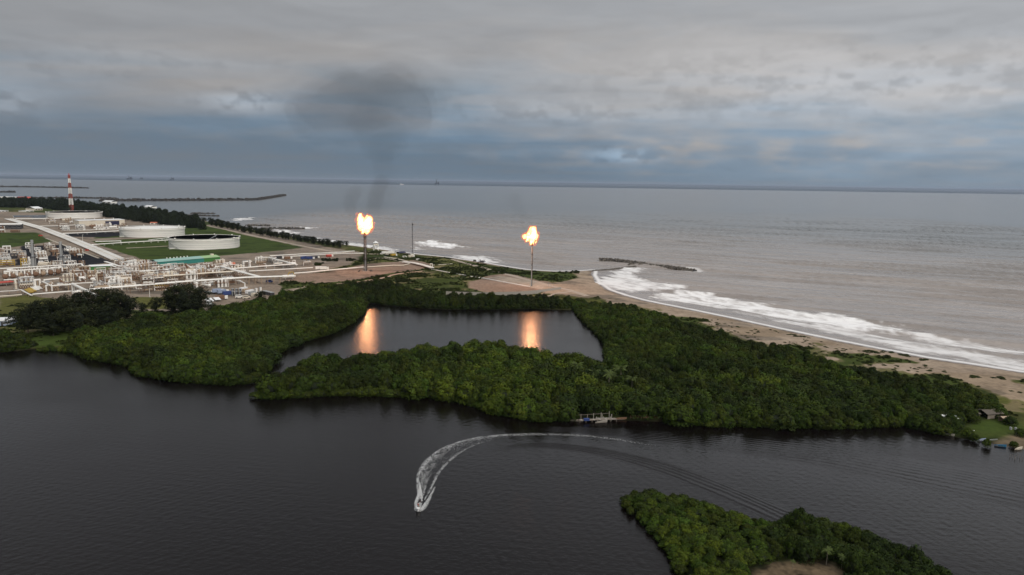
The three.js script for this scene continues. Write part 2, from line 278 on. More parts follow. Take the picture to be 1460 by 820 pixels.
{ const f = tileNoise(512, 512, 5, 7, 5, 4.4); const rm = dataTex(512, 512, (i, j) => { const v = smooth(.36, .66, f(i, j)); return [0, lerp(.55, 1, v), 0]; }); rm.repeat.set(37 / 520, 37 / 380); lagoonMat.roughnessMap = rm; lagoonMat.roughness = .25; }
function flat(poly, y, holes, uvScale) {
  const s = new THREE.Shape(poly.map(([x, z]) => new THREE.Vector2(x, -z))), g = new THREE.ShapeGeometry(s).rotateX(-Math.PI / 2); g.translate(0, y, 0);
  const p = g.attributes.position, u = g.attributes.uv; for (let i = 0; i < p.count; i++) u.setXY(i, p.getX(i) / uvScale, p.getZ(i) / uvScale); return g;
}
{ // the lagoon: everything on this side of the dividing line along the land
  const line = divide.filter((p) => p[0] > -9000);
  struct('lagoon', flat([[-4000, -620], ...line, [700, 800], [-4000, 800]], 0, null, 37), lagoonMat, 'calm dark brackish lagoon and pond between the mangroves');
}
// the sea: a swell tile that carries the surf, then open water to the horizon
const coastVec = (() => { const a = P(900, 424), b = P(1460, 531); return b.sub(a).normalize(); })();
const surfPx = [                                          // where the sea breaks: outline, strength
  [[[851, 399], [880, 386], [905, 381], [935, 383], [905, 388], [912, 397], [930, 402], [990, 408], [965, 413], [925, 416], [900, 417], [875, 413], [860, 406]], 1.0],
  [[[925, 420], [990, 415], [1020, 419], [1060, 430], [1110, 440], [1180, 447], [1240, 458], [1290, 468], [1290, 480], [1200, 470], [1130, 458], [1060, 445], [1000, 434], [950, 428]], 1.1],
  [[[1110, 455], [1200, 468], [1300, 488], [1400, 505], [1470, 516], [1560, 530], [1560, 542], [1460, 527], [1380, 514], [1280, 494], [1180, 474]], .85],
  [[[1250, 464], [1320, 476], [1400, 489], [1470, 500], [1470, 508], [1380, 497], [1300, 482]], .9],
  [[[975, 382], [1000, 384], [1005, 388], [985, 388]], .8],
  [[[588, 345], [615, 343], [650, 348], [662, 352], [640, 355], [610, 351]], 1.15],
  [[[592, 353], [612, 355], [608, 357], [592, 355]], .9],
  [[[440, 338], [500, 346], [545, 352], [560, 356], [530, 356], [480, 350], [440, 343]], 1.1],
  [[[650, 364], [690, 366], [710, 373], [690, 376], [650, 370]], 1.0],
  [[[385, 329], [410, 328], [430, 333], [400, 334]], 1.0],
  [[[395, 325], [455, 324], [455, 325.5], [395, 327]], 1.0],
  [[[330, 312], [362, 310], [358, 313], [335, 315]], .9],
  [[[310, 303], [330, 303.5], [320, 306], [305, 306]], .7],
].map(([p, k]) => { const poly = P2(p), xs = poly.map((q) => q[0]), zs = poly.map((q) => q[1]); return { poly, k, box: [Math.min(...xs) - 25, Math.max(...xs) + 25, Math.min(...zs) - 25, Math.max(...zs) + 25] }; });
const inDivide = [...divide, [700, 900], [-9000, 900]];
function foam(x, z, d) {                                   // d: metres out from the shore
  let f = 0;
  for (const s of surfPx) {
    if (x < s.box[0] || x > s.box[1] || z < s.box[2] || z > s.box[3]) continue;
    const size = Math.min(s.box[1] - s.box[0], s.box[3] - s.box[2]), e = sd(s.poly, x, z);
    const al = (x * coastVec.x + z * coastVec.z), ac = (-x * coastVec.z + z * coastVec.x);
    const n = fbm(al * .035 + 5, ac * .11, 5), m = fbm(x * .35, z * .35, 3);
    f = Math.max(f, s.k * smooth(-5, 7, e + (n - .5) * 34 + (m - .5) * 8) * clamp(.62 + 1.7 * (fbm(al * .07 + 50, ac * .22 + 3, 4) - .36) + .6 * (m - .5), 0, 1));
  }
  const swash = smooth(3.2, .8, Math.abs(d - 1.5 - 2 * fbm(x * .05, z * .05, 3)));
  return Math.max(f, swash * .9 * smooth(-600, -300, x));
}
const swellDir = V(-.46, 0, .89);
const swell = (x, z) => {
  const w = fbm(x * .004 + 2, z * .004, 3) * 26, p = x * swellDir.x + z * swellDir.z + w, q = x * .89 + z * .46;
  const a = .55 + .9 * fbm(x * .006 + 30, z * .006 + 7, 2), set = smooth(.35, .65, fbm(q * .006 + 90, p * .012, 3));
  const ph = p / 37, f = ph - Math.floor(ph), s = 2.1 * Math.exp(-(((f < .5 ? f - .5 : (f - .5) * 1.8) / .13) ** 2)) - .5, c = Math.sin(p * 2 * Math.PI / 23 + q * .02 + 1.3);
  return a * (1.45 * (.3 + .7 * set) * s * .8 + .34 * c) + (fbm(x * .12, z * .12, 3) - .5) * .22;
};
const seaN = normalTile(512, 90, waveSum(ripples(80, 5, 110, 1.9, 2.2, 1.05)), .30);
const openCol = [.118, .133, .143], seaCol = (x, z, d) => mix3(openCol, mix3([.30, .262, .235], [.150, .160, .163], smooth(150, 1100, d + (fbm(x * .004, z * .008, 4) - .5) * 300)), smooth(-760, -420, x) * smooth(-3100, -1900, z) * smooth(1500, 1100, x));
{
  const X0 = -760, X1 = 1500, zs = [], pos = [], uv = [], uv1 = [], idx = [], NX = 420; let z = -215; while (z > -3200) { zs.push(z); z -= Math.max(2.2, -z * .006); }
  const Z0 = zs[0], Z1 = zs[zs.length - 1], xs = []; for (let i = 0; i <= NX; i++) { const t = i / NX; xs.push(lerp(X0, X1, t)); }
  for (const zz of zs) for (const x of xs) {
    const side = inside(inDivide, x, zz), out = side ? 0 : -Math.min(0, sd(landPoly, x, zz));
    const fade = smooth(4, 70, out) * smooth(X0, X0 + 200, x) * smooth(X1, X1 - 300, x) * smooth(Z1, Z1 + 1700, zz);
    pos.push(x, fade ? swell(x, zz) * fade : 0, zz); uv.push((x - X0) / (X1 - X0), (zz - Z0) / (Z1 - Z0)); uv1.push(x / 90, zz / 90);
  }
  for (let j = 0; j < zs.length - 1; j++) for (let i = 0; i < NX; i++) { const a = j * (NX + 1) + i, b = a + 1, c = a + NX + 1, d = c + 1; if (inside(inDivide, (xs[i] + xs[i + 1]) / 2, (zs[j] + zs[j + 1]) / 2)) continue; idx.push(a, b, c, b, d, c); }
  const g = new THREE.BufferGeometry(); g.setAttribute('position', new THREE.Float32BufferAttribute(pos, 3)); g.setAttribute('uv', new THREE.Float32BufferAttribute(uv, 2)); g.setAttribute('uv1', new THREE.Float32BufferAttribute(uv1, 2)); g.setIndex(idx); g.computeVertexNormals();
  // colour and foam, 1 m by 1.5 m a pixel
  const TW = 2048, TH = 2048, rough = new Uint8Array(TW * TH * 4);
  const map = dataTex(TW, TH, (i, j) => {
    const x = lerp(X0, X1, (i + .5) / TW), zz = lerp(Z0, Z1, (j + .5) / TH), o = (j * TW + i) * 4;
    rough[o] = rough[o + 2] = 0; rough[o + 3] = 255; rough[o + 1] = 46;
    if (inside(inDivide, x, zz)) return [.3, .3, .3];
    const d = -sd(landPoly, x, zz), f = zz > -1900 ? foam(x, zz, d) : 0; rough[o + 1] = 46 + 160 * f;
    const pp = -x * .46 + zz * .89 + fbm(x * .004 + 2, zz * .004, 3) * 26, qq = x * .89 + zz * .46, waveShade = 1 + .55 * (fbm(qq * .009 + 4, pp * .075, 4) - .5) + .3 * (fbm(qq * .03 + 9, pp * .2, 3) - .5);  // wave shading put into the water colour as streaks along the crests
    return enc(mix3(seaCol(x, zz, d).map((q) => q * waveShade), [.86, .84, .82], f));
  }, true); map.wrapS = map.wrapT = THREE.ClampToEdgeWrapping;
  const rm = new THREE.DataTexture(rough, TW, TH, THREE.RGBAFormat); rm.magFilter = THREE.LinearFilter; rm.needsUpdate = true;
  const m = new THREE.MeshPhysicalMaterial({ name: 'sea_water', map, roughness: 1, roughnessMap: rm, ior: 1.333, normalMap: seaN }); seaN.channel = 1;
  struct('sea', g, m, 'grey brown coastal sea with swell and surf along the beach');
  const farN = seaN.clone(); farN.channel = 0; farN.needsUpdate = true;
  const far = new THREE.MeshPhysicalMaterial({ name: 'open_sea', color: new THREE.Color().setRGB(.128, .143, .152), roughness: .18, ior: 1.333, normalMap: farN });
  const quads = []; const R = 70000;
  const deep = new THREE.MeshPhysicalMaterial({ name: 'deep_sea', color: new THREE.Color().setRGB(.035, .065, .095), roughness: .45, specularIntensity: .5, ior: 1.333 });
  const rect = (x0, x1, z0, z1) => flat([[x0, z0], [x1, z0], [x1, z1], [x0, z1]], 0, null, 90);
  const ZD = -17000; struct('deep_sea', rect(-R, R, -R, ZD), deep, 'deep blue sea along the horizon');
  quads.push(rect(-R, R, ZD, Z1), rect(-R, X0, Z1, -900), rect(X1, R, Z1, Z0));
  struct('open_sea', join(quads), far, 'open grey sea out to the horizon');
}

// ------------------------------------------------------------------ trees
const leafGeo = () => ({ p: [], n: [], c: [] });
function leaf(L, x, y, z, nx, ny, nz, size, col) {         // one small leaf clump: a triangle that faces roughly outwards
  const n = V(nx + rr(-.7, .7), ny + rr(-.7, .7), nz + rr(-.7, .7)).normalize(), a = V(rr(-1, 1), rr(-1, 1), rr(-1, 1)).cross(n).normalize(), b = n.clone().cross(a);
  const s = size * rr(.7, 1.3), t = rnd() * 6.28;
  for (let k = 0; k < 3; k++) { const q = t + k * 2.0944, c = Math.cos(q) * s, d = Math.sin(q) * s * .8; L.p.push(x + a.x * c + b.x * d, y + a.y * c + b.y * d, z + a.z * c + b.z * d); L.n.push(nx * .75 + n.x * .25, ny * .75 + n.y * .25, nz * .75 + n.z * .25); L.c.push(...col); }
}
function leafMesh(L) {
  const g = new THREE.BufferGeometry(); g.setAttribute('position', new THREE.Float32BufferAttribute(L.p, 3)); g.setAttribute('normal', new THREE.Float32BufferAttribute(L.n, 3)); g.setAttribute('color', new THREE.Float32BufferAttribute(L.c, 3)); g.normalizeNormals(); return g;
}
function lump(L, cx, cy, cz, r, ry, n, size, shade, yCut = -9) {   // a leafy lobe
  for (let i = 0; i < n; i++) {
    const u = rr(-.55, 1), t = rnd() * 6.28, q = Math.sqrt(Math.max(0, 1 - u * u)), k = Math.pow(rnd(), .28);
    const x = cx + Math.cos(t) * q * r * k, y = cy + u * ry * k, z = cz + Math.sin(t) * q * r * k; if (y < yCut) continue;
    const s = shade * rr(.7, 1.3), yel = rr(-.12, .15);
    leaf(L, x, y, z, Math.cos(t) * q, u + .15, Math.sin(t) * q, size, [s * (1 + yel), s, s * (.9 - yel)]);
  }
}
function crownGeo(kind) {                                  // unit crown: radius 1, from y = 0.05 to about 1.5
  const L = leafGeo(), lobes = kind === 'bush' ? 9 : 15, n = kind === 'bush' ? 110 : 135;
  const ex = rr(.85, 1.15), ez = rr(.85, 1.15);
  for (let i = 0; i < lobes; i++) {
    const t = i * 2.4 + rr(-.4, .4), u = Math.sqrt((i + .4) / lobes), y = lerp(1.12, .42, u * u) * rr(.85, 1.12), r = rr(.28, .44);
    lump(L, Math.cos(t) * u * .74 * ex, y, Math.sin(t) * u * .74 * ez, r, r * rr(.75, 1), n, .085, rr(.72, 1.28), .03);
  }
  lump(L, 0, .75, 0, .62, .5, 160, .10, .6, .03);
  for (let i = 0; i < 150; i++) { const t = rnd() * 6.28, u = rr(.7, .98); leaf(L, Math.cos(t) * u * ex, rr(.05, .45), Math.sin(t) * u * ez, Math.cos(t), .2, Math.sin(t), .09, [.75, .8, .7]); }
  return leafMesh(L);
}
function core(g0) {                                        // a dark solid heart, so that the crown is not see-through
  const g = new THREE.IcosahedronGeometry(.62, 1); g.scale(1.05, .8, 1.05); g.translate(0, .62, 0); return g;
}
const crownGeos = [0, 1, 2, 3, 4, 5].map(() => crownGeo('tree')), bushGeos = [0, 1, 2].map(() => crownGeo('bush'));
const leafMat = (name, r, g, b) => new THREE.MeshPhysicalMaterial({ name, color: new THREE.Color().setRGB(r, g, b), vertexColors: true, roughness: .8, specularIntensity: .3 });
const MANG = [[.035, .055, .006], [.028, .046, .0065], [.043, .064, .0065], [.020, .034, .006], [.029, .043, .0075], [.060, .083, .0075]].map((c, i) => leafMat('mangrove_leaves', ...c));
const barkMat = mat('bark', .10, .08, .06, .95), darkLeaf = mat('leaf_shade', .012, .018, .007, 1);  // darkLeaf: inner shade of the crowns, put into the colour of their filler bodies
const trunkGeo = (() => {
  const l = [bar(V(0, .15, 0), V(.05, .8, .03), .045, 6, .03)];
  for (let i = 0; i < 6; i++) { const a = i * 1.05 + .3; l.push(bar(V(Math.cos(a) * .26, -.06, Math.sin(a) * .26), V(.02, .3, .01), .016, 5)); l.push(bar(V(.02, .35, .01), V(Math.cos(a) * .6, .8, Math.sin(a) * .6), .024, 5, .012)); }
  return join(l);
})();
const coreGeo = core();
const crownWithCore = crownGeos;
const spots = [];
const edgeRow = [];
for (const z of zones) if (z.key !== 'bank') for (let i = 0; i < z.poly.length; i++) {   // a row of overhanging crowns wherever a wood meets the water
  const a = z.poly[i], b = z.poly[(i + 1) % z.poly.length], L = Math.hypot(b[0] - a[0], b[1] - a[1]), n = Math.floor(L / 3.2);
  for (let k = 0; k < n; k++) { const x = lerp(a[0], b[0], (k + .5) / n), y = lerp(a[1], b[1], (k + .5) / n), d = z.key === 'islet' ? 2 : Math.min(landD(x, y), seaCoastD(x, y) - 12); if (d > -2 && d < 7) { const e = toPix(V(x, 0, y)); if (e[1] > 588 && e[0] > 822 && e[0] < 942 && e[1] < 606) continue; edgeRow.push([z, x, y]); } }
}
for (const z of zones) {
  const xs = z.poly.map((p) => p[0]), zz = z.poly.map((p) => p[1]);
  for (let x = Math.min(...xs) - 3; x < Math.max(...xs) + 3; x += z.s) for (let y = Math.min(...zz) - 3; y < Math.max(...zz) + 3; y += z.s) {
    const px = x + rr(-.5, .5) * z.s, pz = y + rr(-.5, .5) * z.s, e = sd(z.poly, px, pz); if (e < .2) continue;
    if (z.key !== 'islet' && z.key !== 'bank' && landD(px, pz) < 1.2 && e > 6) continue;
    let big = fbm(px * .02, pz * .02, 3); const vary = rr(.72, 1.18); let r = rr(...z.r) * vary, h = rr(...z.h) * lerp(.72, 1.22, big) * (rnd() < .06 ? 1.25 : 1) * lerp(.85, 1.08, vary), tone = z.tone * lerp(.62, 1.35, smooth(.3, .7, fbm(px * .025 + 50, pz * .025, 3))) * rr(.72, 1.35);
    if (e < 5) tone *= 1.12;
    if (z.key === 'east') { const deep = smooth(10, 45, e); r *= lerp(.7, 1.1, deep); h *= lerp(.62, 1.12, deep); if (landD(px, pz) - seaCoastD(px, pz) < -3) { r *= 1.2; h *= 1.2; } }
    if (z.key === 'islet') { const pp = toPix(V(px, 1, pz)); if (pp[1] > 801 && pp[0] > 1068 && pp[0] < 1212) continue; if (pp[0] < 1090) { h *= .8; r *= .9; tone *= .92; } else { tone *= .6; if (rnd() < .25) { h *= 1.35; } } }
    spots.push({ z, x: px, zz: pz, r, h, tone, y: Math.max(.1, z.key === 'islet' ? isletY(px, pz) : groundY(px, pz)), turn: rnd() * 6.28, form: Math.floor(rnd() * 6) });
  }
}
const mangTint = (t) => (t < .6 ? 3 : t < .8 ? 1 : t < .95 ? 4 : t < 1.1 ? 0 : t < 1.25 ? 2 : 5);
for (const [z, x, y] of edgeRow) spots.push({ z, x: x + rr(-.8, .8), zz: y + rr(-.8, .8), r: rr(2.2, 3.6) * (z.key === 'islet' ? .62 : 1), h: rr(2.6, 5) * (z.key === 'islet' ? .6 : 1), tone: z.tone * rr(.7, 1.3), y: .15, turn: rnd() * 6.28, form: Math.floor(rnd() * 6), edge: true });
for (const s of spots) { const q = toPix(V(s.x, s.h, s.zz)); s.size = q[0] > -10 && q[0] < 1470 && q[1] < 830 && q[2] > 0 ? s.r / q[2] * (s.z.key === 'islet' ? 1.25 : 1) : 0; }
spots.sort((a, b) => b.size - a.size);
const nMang = {};
for (const s of spots.slice(0, 300)) {
  const q = toPix(V(s.x, s.h * .6, s.zz)), col = s.z.key === 'front' ? (q[0] < 450 ? 'at the left tip of' : q[0] < 600 ? 'in the left part of' : q[0] < 730 ? 'in the middle of' : q[0] < 830 ? 'left of the landing stage on' : q[0] < 950 ? 'behind the landing stage on' : q[0] < 1100 ? 'right of the landing stage on' : 'at the right end of') : s.z.key === 'islet' ? (q[0] < 960 ? 'at the tip of' : q[0] < 1040 ? 'on the bright left part of' : q[0] < 1100 ? 'left of the bare soil on' : q[0] < 1215 ? 'behind the bare soil on' : 'right of the bare soil on') : 'in';
  const where = { front: 'the long point between pond and lagoon', islet: 'the lower right point', left: 'the wood left of the pond channel', east: 'the wood between pond and beach', pond: 'the far bank strip of the pond', corner: 'the left edge bank', bank: 'the low left bank' }[s.z.key], l = `${s.edge ? 'low overhanging' : s.tone < .75 ? 'dark' : s.tone > 1.2 ? 'bright green' : 'green'} mangrove ${col} ${where}${s.edge ? ' at the waterline' : ''}`;
  const t = thing('mangrove_tree', l, 'mangrove tree', [s.x, s.y, s.zz], s.turn, 'mangroves ' + col + ' ' + where);
  const c = obj('crown', crownGeos[s.form], MANG[mangTint(s.tone)], t); c.scale.set(s.r, s.h / 1.45, s.r);
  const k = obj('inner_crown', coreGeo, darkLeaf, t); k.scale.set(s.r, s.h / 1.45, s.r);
  const u = obj('trunk', trunkGeo, barkMat, t); u.scale.set(s.r, s.h / 1.45, s.r);
}
function scatter(name, label, list, geos, m, coreM) {       // the rest of a wood: one object for each form of crown
  geos.forEach((g, f) => {
    const l = list.filter((s) => s.form % geos.length === f); if (!l.length) return;
    const im = new THREE.InstancedMesh(g, m, l.length), c = new THREE.Color();
    l.forEach((s, i) => { im.setMatrixAt(i, M4.compose(V(s.x, s.y, s.zz), Q4.setFromAxisAngle(UPV, s.turn), V(s.r, s.h / 1.45, s.r))); im.setColorAt(i, c.setRGB(...s.col)); });
    im.name = numbered(name); im.castShadow = im.receiveShadow = true; tag(im, label, 'trees', null, 'stuff'); scene.add(im);
  });
}
const whiteLeaf = leafMat('wood_leaves', 1, 1, 1);
const rest = spots.slice(300).map((s) => ({ ...s, col: [.034 * s.tone * rr(.85, 1.2), .053 * s.tone, .0062 * s.tone * rr(.85, 1.2)] }));
scatter('mangrove_wood', 'dense mangrove wood on the land round the pond, farther trees', rest, crownGeos, whiteLeaf);
{ const im = new THREE.InstancedMesh(coreGeo, darkLeaf, rest.length); rest.forEach((s, i) => im.setMatrixAt(i, M4.compose(V(s.x, s.y, s.zz), Q4.setFromAxisAngle(UPV, s.turn), V(s.r, s.h / 1.45, s.r)))); im.name = 'mangrove_wood_shade'; tag(im, 'dark filler bodies inside the mangrove crowns, coloured as inner shade', 'trees', null, 'stuff'); scene.add(im); }

// casuarinas: tall, dark, feathery
function casuarinaGeo(wide) {
  const L = leafGeo();
  for (let i = 0; i < 74; i++) {
    const y = Math.pow(rnd(), .8) * .84 + .10, a = rnd() * 6.28, w = (wide ? .36 : .27) * Math.sin(Math.PI * Math.min(1, (1.02 - y) * .95 + .08)) * Math.sqrt(rnd()) * 1.15;
    lump(L, Math.cos(a) * w, y, Math.sin(a) * w, rr(.07, .12), rr(.08, .13), 60, .021, rr(.6, 1.35), .04);
  }
  return leafMesh(L);
}
const casGeos = [casuarinaGeo(true), casuarinaGeo(false), casuarinaGeo(true)], casCore = at(new THREE.IcosahedronGeometry(1, 1).scale(.13, .30, .13), 0, .5, 0);
const casTrunk = join([bar(V(0, -.02, 0), V(0, .95, 0), .016, 6, .003), bar(V(0, .25, 0), V(.14, .5, .05), .007, 5, .003), bar(V(0, .35, 0), V(-.12, .6, .07), .007, 5, .003), bar(V(0, .3, 0), V(.02, .55, -.13), .006, 5, .003)]);
const casMats = [leafMat('casuarina_leaves', .017, .022, .008), leafMat('casuarina_leaves', .013, .018, .007), leafMat('casuarina_leaves', .022, .027, .009)];
const D0 = (p) => Math.hypot(p.x, p.z);
function casuarina(px, py, top, label, w = 1, form = 0, group, name = 'casuarina_tree') {
  const p = P(px, py, 1), h = (py - top) / FPX * toPix(p)[2] / Math.cos(.1); p.y = groundY(p.x, p.z);
  const t = thing(name, label, 'tree', p, rnd() * 6.28, group), c = obj('crown', casGeos[form % 3], casMats[form % 3], t), u = obj('trunk', casTrunk, barkMat, t), k = obj('inner_crown', casCore, darkLeaf, t);
  for (const o of [c, u, k]) o.scale.set(h * w, h, h * w); return t;
}
[[40, 474, 434, 1.2, 'dark casuarina leftmost of the clump above the left bank'], [64, 472, 427, 1.1, 'second dark casuarina from the left in the clump on the left bank'], [88, 470, 424, 1, 'dark casuarina beside the white metal scraps among the trees'],
 [104, 468, 420, 1.1, 'tall casuarina under the end of the red banded pipe yard'], [124, 466, 417, 1, 'casuarina in front of the slanting white pipe'], [146, 464, 411, 1.15, 'tallest casuarina, where the slanting white pipe ends'], [163, 463, 414, 1.1, 'casuarina just right of the slanting white pipe'],
 [181, 458, 421, 1.1, 'lower casuarina at the right end of the left clump'], [113, 476, 436, 1.3, 'spreading casuarina at the foot of the left clump'], [76, 478, 445, 1.3, 'bushy young casuarina below the left clump'], [150, 472, 437, 1.3, 'bushy casuarina low in front of the tallest one'],
 [222, 447, 424, .8, 'small conical casuarina alone on the olive clearing'], [203, 447, 432, 1, 'short dark tree left of the small conical casuarina'],
 [247, 448, 413, 1.2, 'left tree of the big dark clump in front of the plant'], [263, 449, 404, 1.25, 'tallest tree of the big dark clump in front of the plant'], [281, 447, 410, 1.2, 'right tree of the big dark clump in front of the plant'], [271, 452, 420, 1.5, 'low front tree of the big dark clump in front of the plant'],
 [303, 450, 432, 1.2, 'small dark tree right of the big clump beside the white tents'], [371, 428, 415, 1.3, 'small dark tree by the right end of the equipment yard'],
].forEach(([x, y, t, w, l], i) => casuarina(x, y, t, l, w * 1.2, i));
for (let i = 0; i < 36; i++) { const t = i / 35, x = lerp(302, 486, t) + rr(-2, 2), y = lerp(323.5, 355.5, Math.pow(t, .93)) + rr(-.5, .5); casuarina(x, y, y - rr(8.5, 11.5), 'dark casuarina in the long row along the shore behind the tank lawns', 1.35, i, 'row of casuarinas along the shore'); }
for (const [x, y, t, l] of [[290, 319.5, 311, 'dark casuarina just left of the end of the shore row'], [300, 318, 310.5, 'dark casuarina on the spit behind the shore row'], [312, 319, 312, 'rightmost casuarina on the spit behind the shore row'], [494, 351, 344, 'lone small tree on the shore left of the white watch tower']]) casuarina(x, y, t, l, 1.4, Math.round(x));
{ // the far shore wood reads as one mass
  const far = [], poly = P2([[-60, 293], [20, 294], [60, 295], [100, 300], [140, 306], [180, 311], [230, 318], [290, 325], [282, 317], [240, 309], [190, 302], [130, 295], [90, 290], [40, 288], [-60, 288]], 6);
  const xs = poly.map((p) => p[0]), zz = poly.map((p) => p[1]);
  for (let i = 0; i < 6000 && far.length < 900; i++) { const x = rr(Math.min(...xs), Math.max(...xs)), z = rr(Math.min(...zz), Math.max(...zz)); if (!inside(poly, x, z)) continue; const h = rr(13, 24), k = rr(.7, 1.2); far.push({ x, zz: z, y: 1, r: h * rr(.36, .5), h: h * 1.1, turn: rnd() * 6, form: i % 6, col: [.015 * k, .022 * k, .010 * k] }); }
  scatter('far_shore_wood', 'dark wood along the far shore behind the storage tanks', far, crownGeos, whiteLeaf);
  const im = new THREE.InstancedMesh(coreGeo, darkLeaf, far.length); far.forEach((s, i) => im.setMatrixAt(i, M4.compose(V(s.x, s.y, s.zz), Q4.identity(), V(s.r, s.h / 1.45, s.r)))); im.name = 'far_shore_wood_shade'; tag(im, 'dark filler bodies inside the far shore crowns, coloured as inner shade', 'trees', null, 'stuff'); scene.add(im);
}
// scrub on open ground
{
  const list = [], allZones = zones.filter((z) => z.key !== 'islet');
  const add = (x, z, r, h, k) => list.push({ x, zz: z, y: groundY(x, z) - .1, r, h, turn: rnd() * 6, form: list.length % 3, col: [.036 * k, .050 * k, .008 * k] });
  for (let i = 0; i < 60000 && list.length < 9000; i++) {
    const x = rr(-420, 420), z = rr(-980, -300), d = landD(x, z); if (d < 6) continue;
    const c = groundColor(x, z); if (c[1] < c[0] * 1.02 || c[0] > .11) continue;
    if (allZones.some((q) => inside(q.poly, x, z))) continue;
    const sea = seaCoastD(x, z) < d + 1, clump = fbm(x * .05 + 7, z * .05, 3); if (clump < .42) continue;
    if (inside(patches[1].poly, x, z) || inside(patches[2].poly, x, z)) continue;
    add(x, z, rr(.5, 1.6) * (clump > .6 ? 1.7 : 1), rr(.4, 1.3) * (clump > .6 ? 1.6 : 1), rr(.45, 1.1));
  }
  for (const [cx, cy, w, n] of [[540, 403, 34, 60], [578, 401, 26, 36], [650, 388, 12, 22], [690, 387, 14, 22], [470, 372, 22, 34], [455, 378, 14, 18], [500, 372, 12, 18], [420, 404, 10, 14], [650, 391, 14, 20], [820, 389, 12, 14], [675, 371, 6, 9], [535, 352, 10, 12], [1242, 503, 12, 16], [1265, 501, 9, 9], [1288, 506, 7, 8], [1318, 513, 8, 9], [1390, 541, 9, 8], [1423, 543, 9, 8], [1140, 479, 10, 9], [360, 350, 10, 0]])
    for (let i = 0; i < n; i++) { const p = P(cx + rr(-.5, .5) * w * (cy > 470 ? 1.7 : 1), cy + rr(-1.6, 1.6) * (cy > 470 ? 1.3 : 1), 1); const low = cy > 470; add(p.x, p.z, low ? rr(.9, 2.2) : rr(1.2, 2.6), low ? rr(.3, .9) : rr(1, 2.6), low ? rr(.6, 1.1) : rr(.4, .8)); }
  for (let i = 0; i < 420; i++) { const t = rnd(), x0 = lerp(900, 1460, t), p = P(x0, lerp(434, 536, Math.pow(t, 1.05)) + rr(2, 40) * lerp(.3, 1, t), 1.5); if (!inside(vegPoly, p.x, p.z) && landD(p.x, p.z) > 12 && fbm(p.x * .04, p.z * .04, 3) > .5) add(p.x, p.z, rr(.5, 1.6), rr(.2, .7), rr(.7, 1.3)); }
  scatter('scrub', 'low green scrub on the open ground and the dunes', list, bushGeos, whiteLeaf);
}
// single trees that stand out
{
  const p = P(833, 566, 1), t = thing('broad_tree', 'bright yellow green domed tree in the wood above the jetty', 'tree', [p.x, 1, p.z], .4), m = leafMat('bright_leaves', .085, .115, .014);
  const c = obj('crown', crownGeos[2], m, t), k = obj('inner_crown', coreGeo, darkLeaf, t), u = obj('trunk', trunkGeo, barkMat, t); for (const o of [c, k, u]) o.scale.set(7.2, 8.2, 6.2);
}
function palmGeo() {
  const l = [], L = leafGeo();
  for (let f = 0; f < 15; f++) {
    const a = f * 2.4, up = rr(.15, 1.0), len = rr(.34, .46); let p = V(0, 1, 0), d = V(Math.cos(a) * Math.cos(up), Math.sin(up), Math.sin(a) * Math.cos(up));
    for (let s = 0; s < 9; s++) {
      const q = p.clone().addScaledVector(d, len / 9), side = V(-Math.sin(a), 0, Math.cos(a)), w = .10 * Math.sin(Math.PI * (s + 1) / 10);
      for (const e of [-1, 1]) { const tip = p.clone().addScaledVector(side, e * w).add(V(0, -w * .55, 0)).addScaledVector(d, .03), n = V(0, 1, 0).addScaledVector(side, e * .4).normalize(), k = rr(.75, 1.25); for (const v of (e > 0 ? [p, tip, q] : [p, q, tip])) { L.p.push(v.x, v.y, v.z); L.n.push(n.x, n.y, n.z); L.c.push(k, k, k * .9); } }
      p = q; d.y -= .17; d.normalize();
    }
  }
  return leafMesh(L);
}
const palmCrown = palmGeo(), palmTrunk = join([bar(V(0, -.02, 0), V(.03, .5, 0), .022, 7, .016), bar(V(.03, .5, 0), V(0, 1, 0), .016, 7, .013)]), palmMat = leafMat('palm_leaves', .075, .10, .030), palmBark = mat('palm_bark', .22, .19, .15, .95);
for (const [x, y, h, l] of [[868, 562, 10, 'coconut palm rising from the wood behind the jetty'], [884, 556, 11, 'taller coconut palm right of the jetty palms'], [846, 556, 9, 'coconut palm beside the bright domed tree'], [900, 566, 9, 'rightmost coconut palm in the wood behind the jetty'], [822, 548, 10, 'coconut palm left of the bright domed tree'], [1178, 806, 4.4, 'drooping palm beside the bare soil on the lower right point'], [1200, 812, 3.6, 'smaller palm at the right edge of the bare soil'], [1130, 812, 2.4, 'short palm in front of the bare soil in the lower right corner']]) {
  const p = P(x, y, 1), t = thing('coconut_palm', l, 'palm', [p.x, .9, p.z], rnd() * 6); for (const [n, g, m] of [['crown', palmCrown, palmMat], ['trunk', palmTrunk, palmBark]]) obj(n, g, m, t).scale.set(h, h, h);
}
for (const [x, y, l] of [[1262, 812, 'yellow leaved bush at the water side of the lower right point'], [1078, 797, 'small yellow bush left of the bare soil'], [1268, 826, 'yellow bush at the bottom edge of the photo']]) {
  const p = P(x, y, 1), t = thing('yellow_bush', l, 'bush', [p.x, .8, p.z], rnd() * 6); const c = obj('foliage', bushGeos[1], leafMat('yellow_leaves', .36, .30, .06), t), s = obj('stem', trunkGeo, barkMat, t); for (const o of [c, s]) o.scale.set(1.0, 1.3, 1.0);
}

